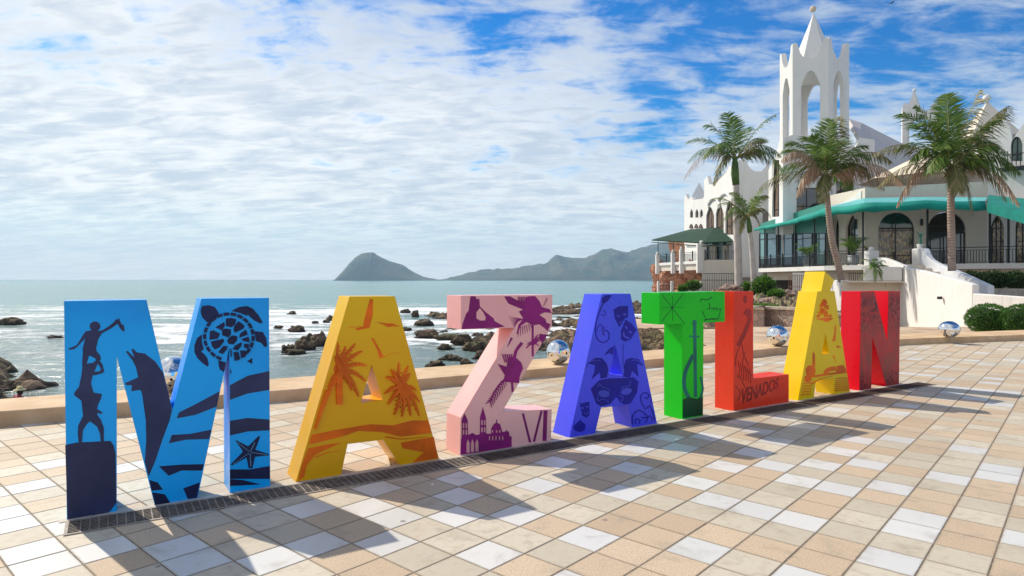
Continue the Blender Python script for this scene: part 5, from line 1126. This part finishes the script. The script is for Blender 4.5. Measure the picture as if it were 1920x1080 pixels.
shrub(1917, 600, 19.8, 36, 29, 'clipped green shrub cut off by the right edge of the photo', 6500, .055)
hr = random.Random(5)
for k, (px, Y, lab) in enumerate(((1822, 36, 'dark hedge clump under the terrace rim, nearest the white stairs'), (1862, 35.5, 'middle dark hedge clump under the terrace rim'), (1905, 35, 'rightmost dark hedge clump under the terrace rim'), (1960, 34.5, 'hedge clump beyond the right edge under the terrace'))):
    c = P(px, 525, Y); root = empty('hedge', (c.x, c.y, c.z-.5), lab, 'hedge'); bm = bmesh.new(); leafball(bm, c, .95, .7, .48, 1800, .13, hr, .6); obj('foliage', bm, LH, root); bm = bmesh.new(); rock_mesh(bm, c, 1, .8, .55, .4, 9+k, 3); obj('dark_core', bm, MATS['inner_green'], root)  # hedge cores also paint the inner shade as dark solids
bm = bmesh.new(); g1, g2 = G(1846, 33.5), G(2000, 31.5); wallpath(bm, [(g1.x, g1.y), (g2.x, g2.y)], .3, -1, P(0, 541, 33.5).z); tag(obj('planter_wall', bm, mat('grey_planter', (.42, .39, .35), .9, var=.3, vscale=6, bump=.02)), 'low grey planter wall in front of the dark hedge at right', 'wall')
shrub(1432, 540, 37, 22, 22, 'leafy green creeper hanging under the terrace left of the yellow accent', 2600, .16, LV, 'creeper', None, .5, cat='creeper')
shrub(1456, 553, 34, 16, 10, 'low green creeper spreading over the boulder under the terrace', 1200, .14, LV, 'creeper', None, .5, cat='creeper')
shrub(1300, 535, 62, 15, 9, 'rounded green bush before the orange boulders behind the green T', 1400, .2, LV, 'bush', None, .5, cat='bush')
shrub(1280, 541, 61, 9, 6, 'small olive bush left of the green bush behind the T', 700, .2, LV, 'bush', None, .5, cat='bush')
shrub(1400, 545, 41, 12, 16, 'green creeper between the royal palm and the small palm', 1300, .15, LV, 'creeper', None, .5, cat='creeper')
shrub(1395, 570, 30, 16, 5, 'grassy green tuft on the bank behind the red L', 900, .12, LV, 'bush', None, .4, cat='bush')
shrub(1430, 575, 28.4, 30, 4, 'strip of low green plants along the stone wall coping', 1200, .1, LV, 'bush', None, .4, cat='bush')
# hanging fern on the planter
Fn = empty('hanging_fern', wp.w(wp.uv(1640, 505)[0], P(0, 503, 35).z, .5), 'bright green fern spilling out of the white planter left of the stairs', 'fern'); rg = random.Random(9)
c = Fn.location
for k in range(16):
    a = rg.uniform(math.pi*.75, math.pi*2.1); l_ = rg.uniform(.5, 1.0); tip = c+Vector((math.cos(a)*l_, math.sin(a)*l_*.6-.1, rg.uniform(-1.1, .35) if k % 2 else rg.uniform(-.2, .5)))
    frond(Fn, c, tip, .35, .16, LV, rg, 22, .5, 'fern_leaf', .01)
# potted palm on the terrace
def potted(px, Y, label, s=1):
    g = G(px, Y, TZ); root = empty('potted_palm', g, label, 'potted plant'); rg = random.Random(int(px)); bm = bmesh.new()
    pr = [(.22, 0), (.34, .15), (.40, .45), (.36, .62), (.42, .68), (.34, .66), (.01, .62)]; rr = [[bm.verts.new((g.x+a*s*math.cos(t_), g.y+a*s*math.sin(t_), TZ+b_*s)) for t_ in [k*math.pi/8 for k in range(16)]] for a, b_ in pr]
    for i in range(len(rr)-1):
        for k in range(16): bm.faces.new((rr[i][k], rr[i][(k+1) % 16], rr[i+1][(k+1) % 16], rr[i+1][k]))
    smooth(obj('pot', fixn(bm), mat('pale_pot', (.55, .58, .58), .5), root)); c = Vector((g.x, g.y, TZ+.75*s))
    for k in range(13):
        a = k*2.4; tip = c+Vector((math.cos(a)*.9, math.sin(a)*.9, rg.uniform(.4, 1.25)))*s; frond(root, c, tip, .45*s, .32*s, LV, rg, 20, .45, 'frond', .012)
potted(1600, 43.6, 'potted palm in a pale pot on the terrace beneath the teal awning'); potted(1515, 49, 'potted palm behind the left railing inside the glassed terrace', .95)
# bronze figurine on the gate pier
z = P(0, 460, 38.4).z; g = G(1726, 38.4); g.z = z; Fg = empty('figurine', g, 'small green bronze mermaid figurine with raised arms on the stair pier', 'figurine')
bm = bmesh.new(); sk = bm.verts.layers.skin.verify(); J = [((0, 0, 0), .07), ((0, 0, .2), .07), ((0, 0, .36), .05), ((0, 0, .5), .075), ((0, 0, .6), .03), ((0, 0, .68), .05), ((-.13, 0, .62), .03), ((-.24, 0, .80), .02), ((.13, 0, .62), .03), ((.24, 0, .80), .02), ((-.1, 0, -.05), .04), ((.1, 0, -.05), .04)]
vs = []
for k, (p, r) in enumerate(J): v = bm.verts.new(g+Vector(p)+Vector((0, 0, .06))); v[sk].radius = (r, r); v[sk].use_root = k == 0; vs.append(v)
for a, b_ in ((0, 1), (1, 2), (2, 3), (3, 4), (4, 5), (3, 6), (6, 7), (3, 8), (8, 9), (0, 10), (0, 11)): bm.edges.new((vs[a], vs[b_]))
o = obj('body', bm, mat('bronze_green', (.02, .16, .11), .5), Fg); o.modifiers.new('skin', 'SKIN'); o.modifiers.new('s', 'SUBSURF').levels = 1
bm = bmesh.new(); box(bm, g+Vector((0, 0, .03)), .3, .3, .08); obj('base', bm, WM, Fg)
# birds
def bird(p, s, label, ang):
    root = empty('bird', p, label, 'bird'); bm = bmesh.new(); rot = Matrix.Rotation(ang, 4, 'Y'); T0 = Matrix.Translation(p) @ rot
    bmesh.ops.create_icosphere(bm, subdivisions=2, radius=1, matrix=T0 @ Matrix.Diagonal((.12*s, .35*s, .10*s, 1))); bmesh.ops.create_icosphere(bm, subdivisions=2, radius=.08*s, matrix=T0 @ Matrix.Translation((0, -.38*s, .03*s))); obj('body', bm, mat('bird_black', (.015, .015, .018), .7), root)
    for sg in (-1, 1):
        bm = bmesh.new(); pts = [(0.05, -.14, .04), (.5, -.22, .16), (1.0, .0, .02), (.55, .05, .13), (.05, .16, .04)]; vs = [bm.verts.new(T0 @ Vector((sg*a*s, b_*s, c_*s))) for a, b_, c_ in pts]; bm.faces.new(vs); o = obj('wing', bm, MATS['bird_black'], root); o.modifiers.new('s', 'SOLIDIFY').thickness = .02*s
bird(P(1673, 5, 42), .42, 'black bird gliding at the top edge of the sky right of the tower', R(-35)); bird(P(785, 389, 150), .45, 'tiny distant bird over the sea above the pink Z', .2)
# haze --------------------------------------------------------------------------------
bm = bmesh.new(); bmesh.ops.create_cube(bm, size=1, matrix=Matrix.Translation((0, 2360, 120)) @ Matrix.Diagonal((9000, 4800, 252, 1)))
HZM = bpy.data.materials.new('haze_air'); HZM.use_nodes = True; ht = HZM.node_tree; ht.nodes.clear(); vo = ht.nodes.new('ShaderNodeVolumePrincipled'); vo.inputs['Density'].default_value = .00016; vo.inputs['Color'].default_value = (.50, .76, 1, 1); vo.inputs['Anisotropy'].default_value = .2
ht.links.new(vo.outputs[0], ht.nodes.new('ShaderNodeOutputMaterial').inputs['Volume'])
struct(obj('haze', bm, HZM), 'stuff')
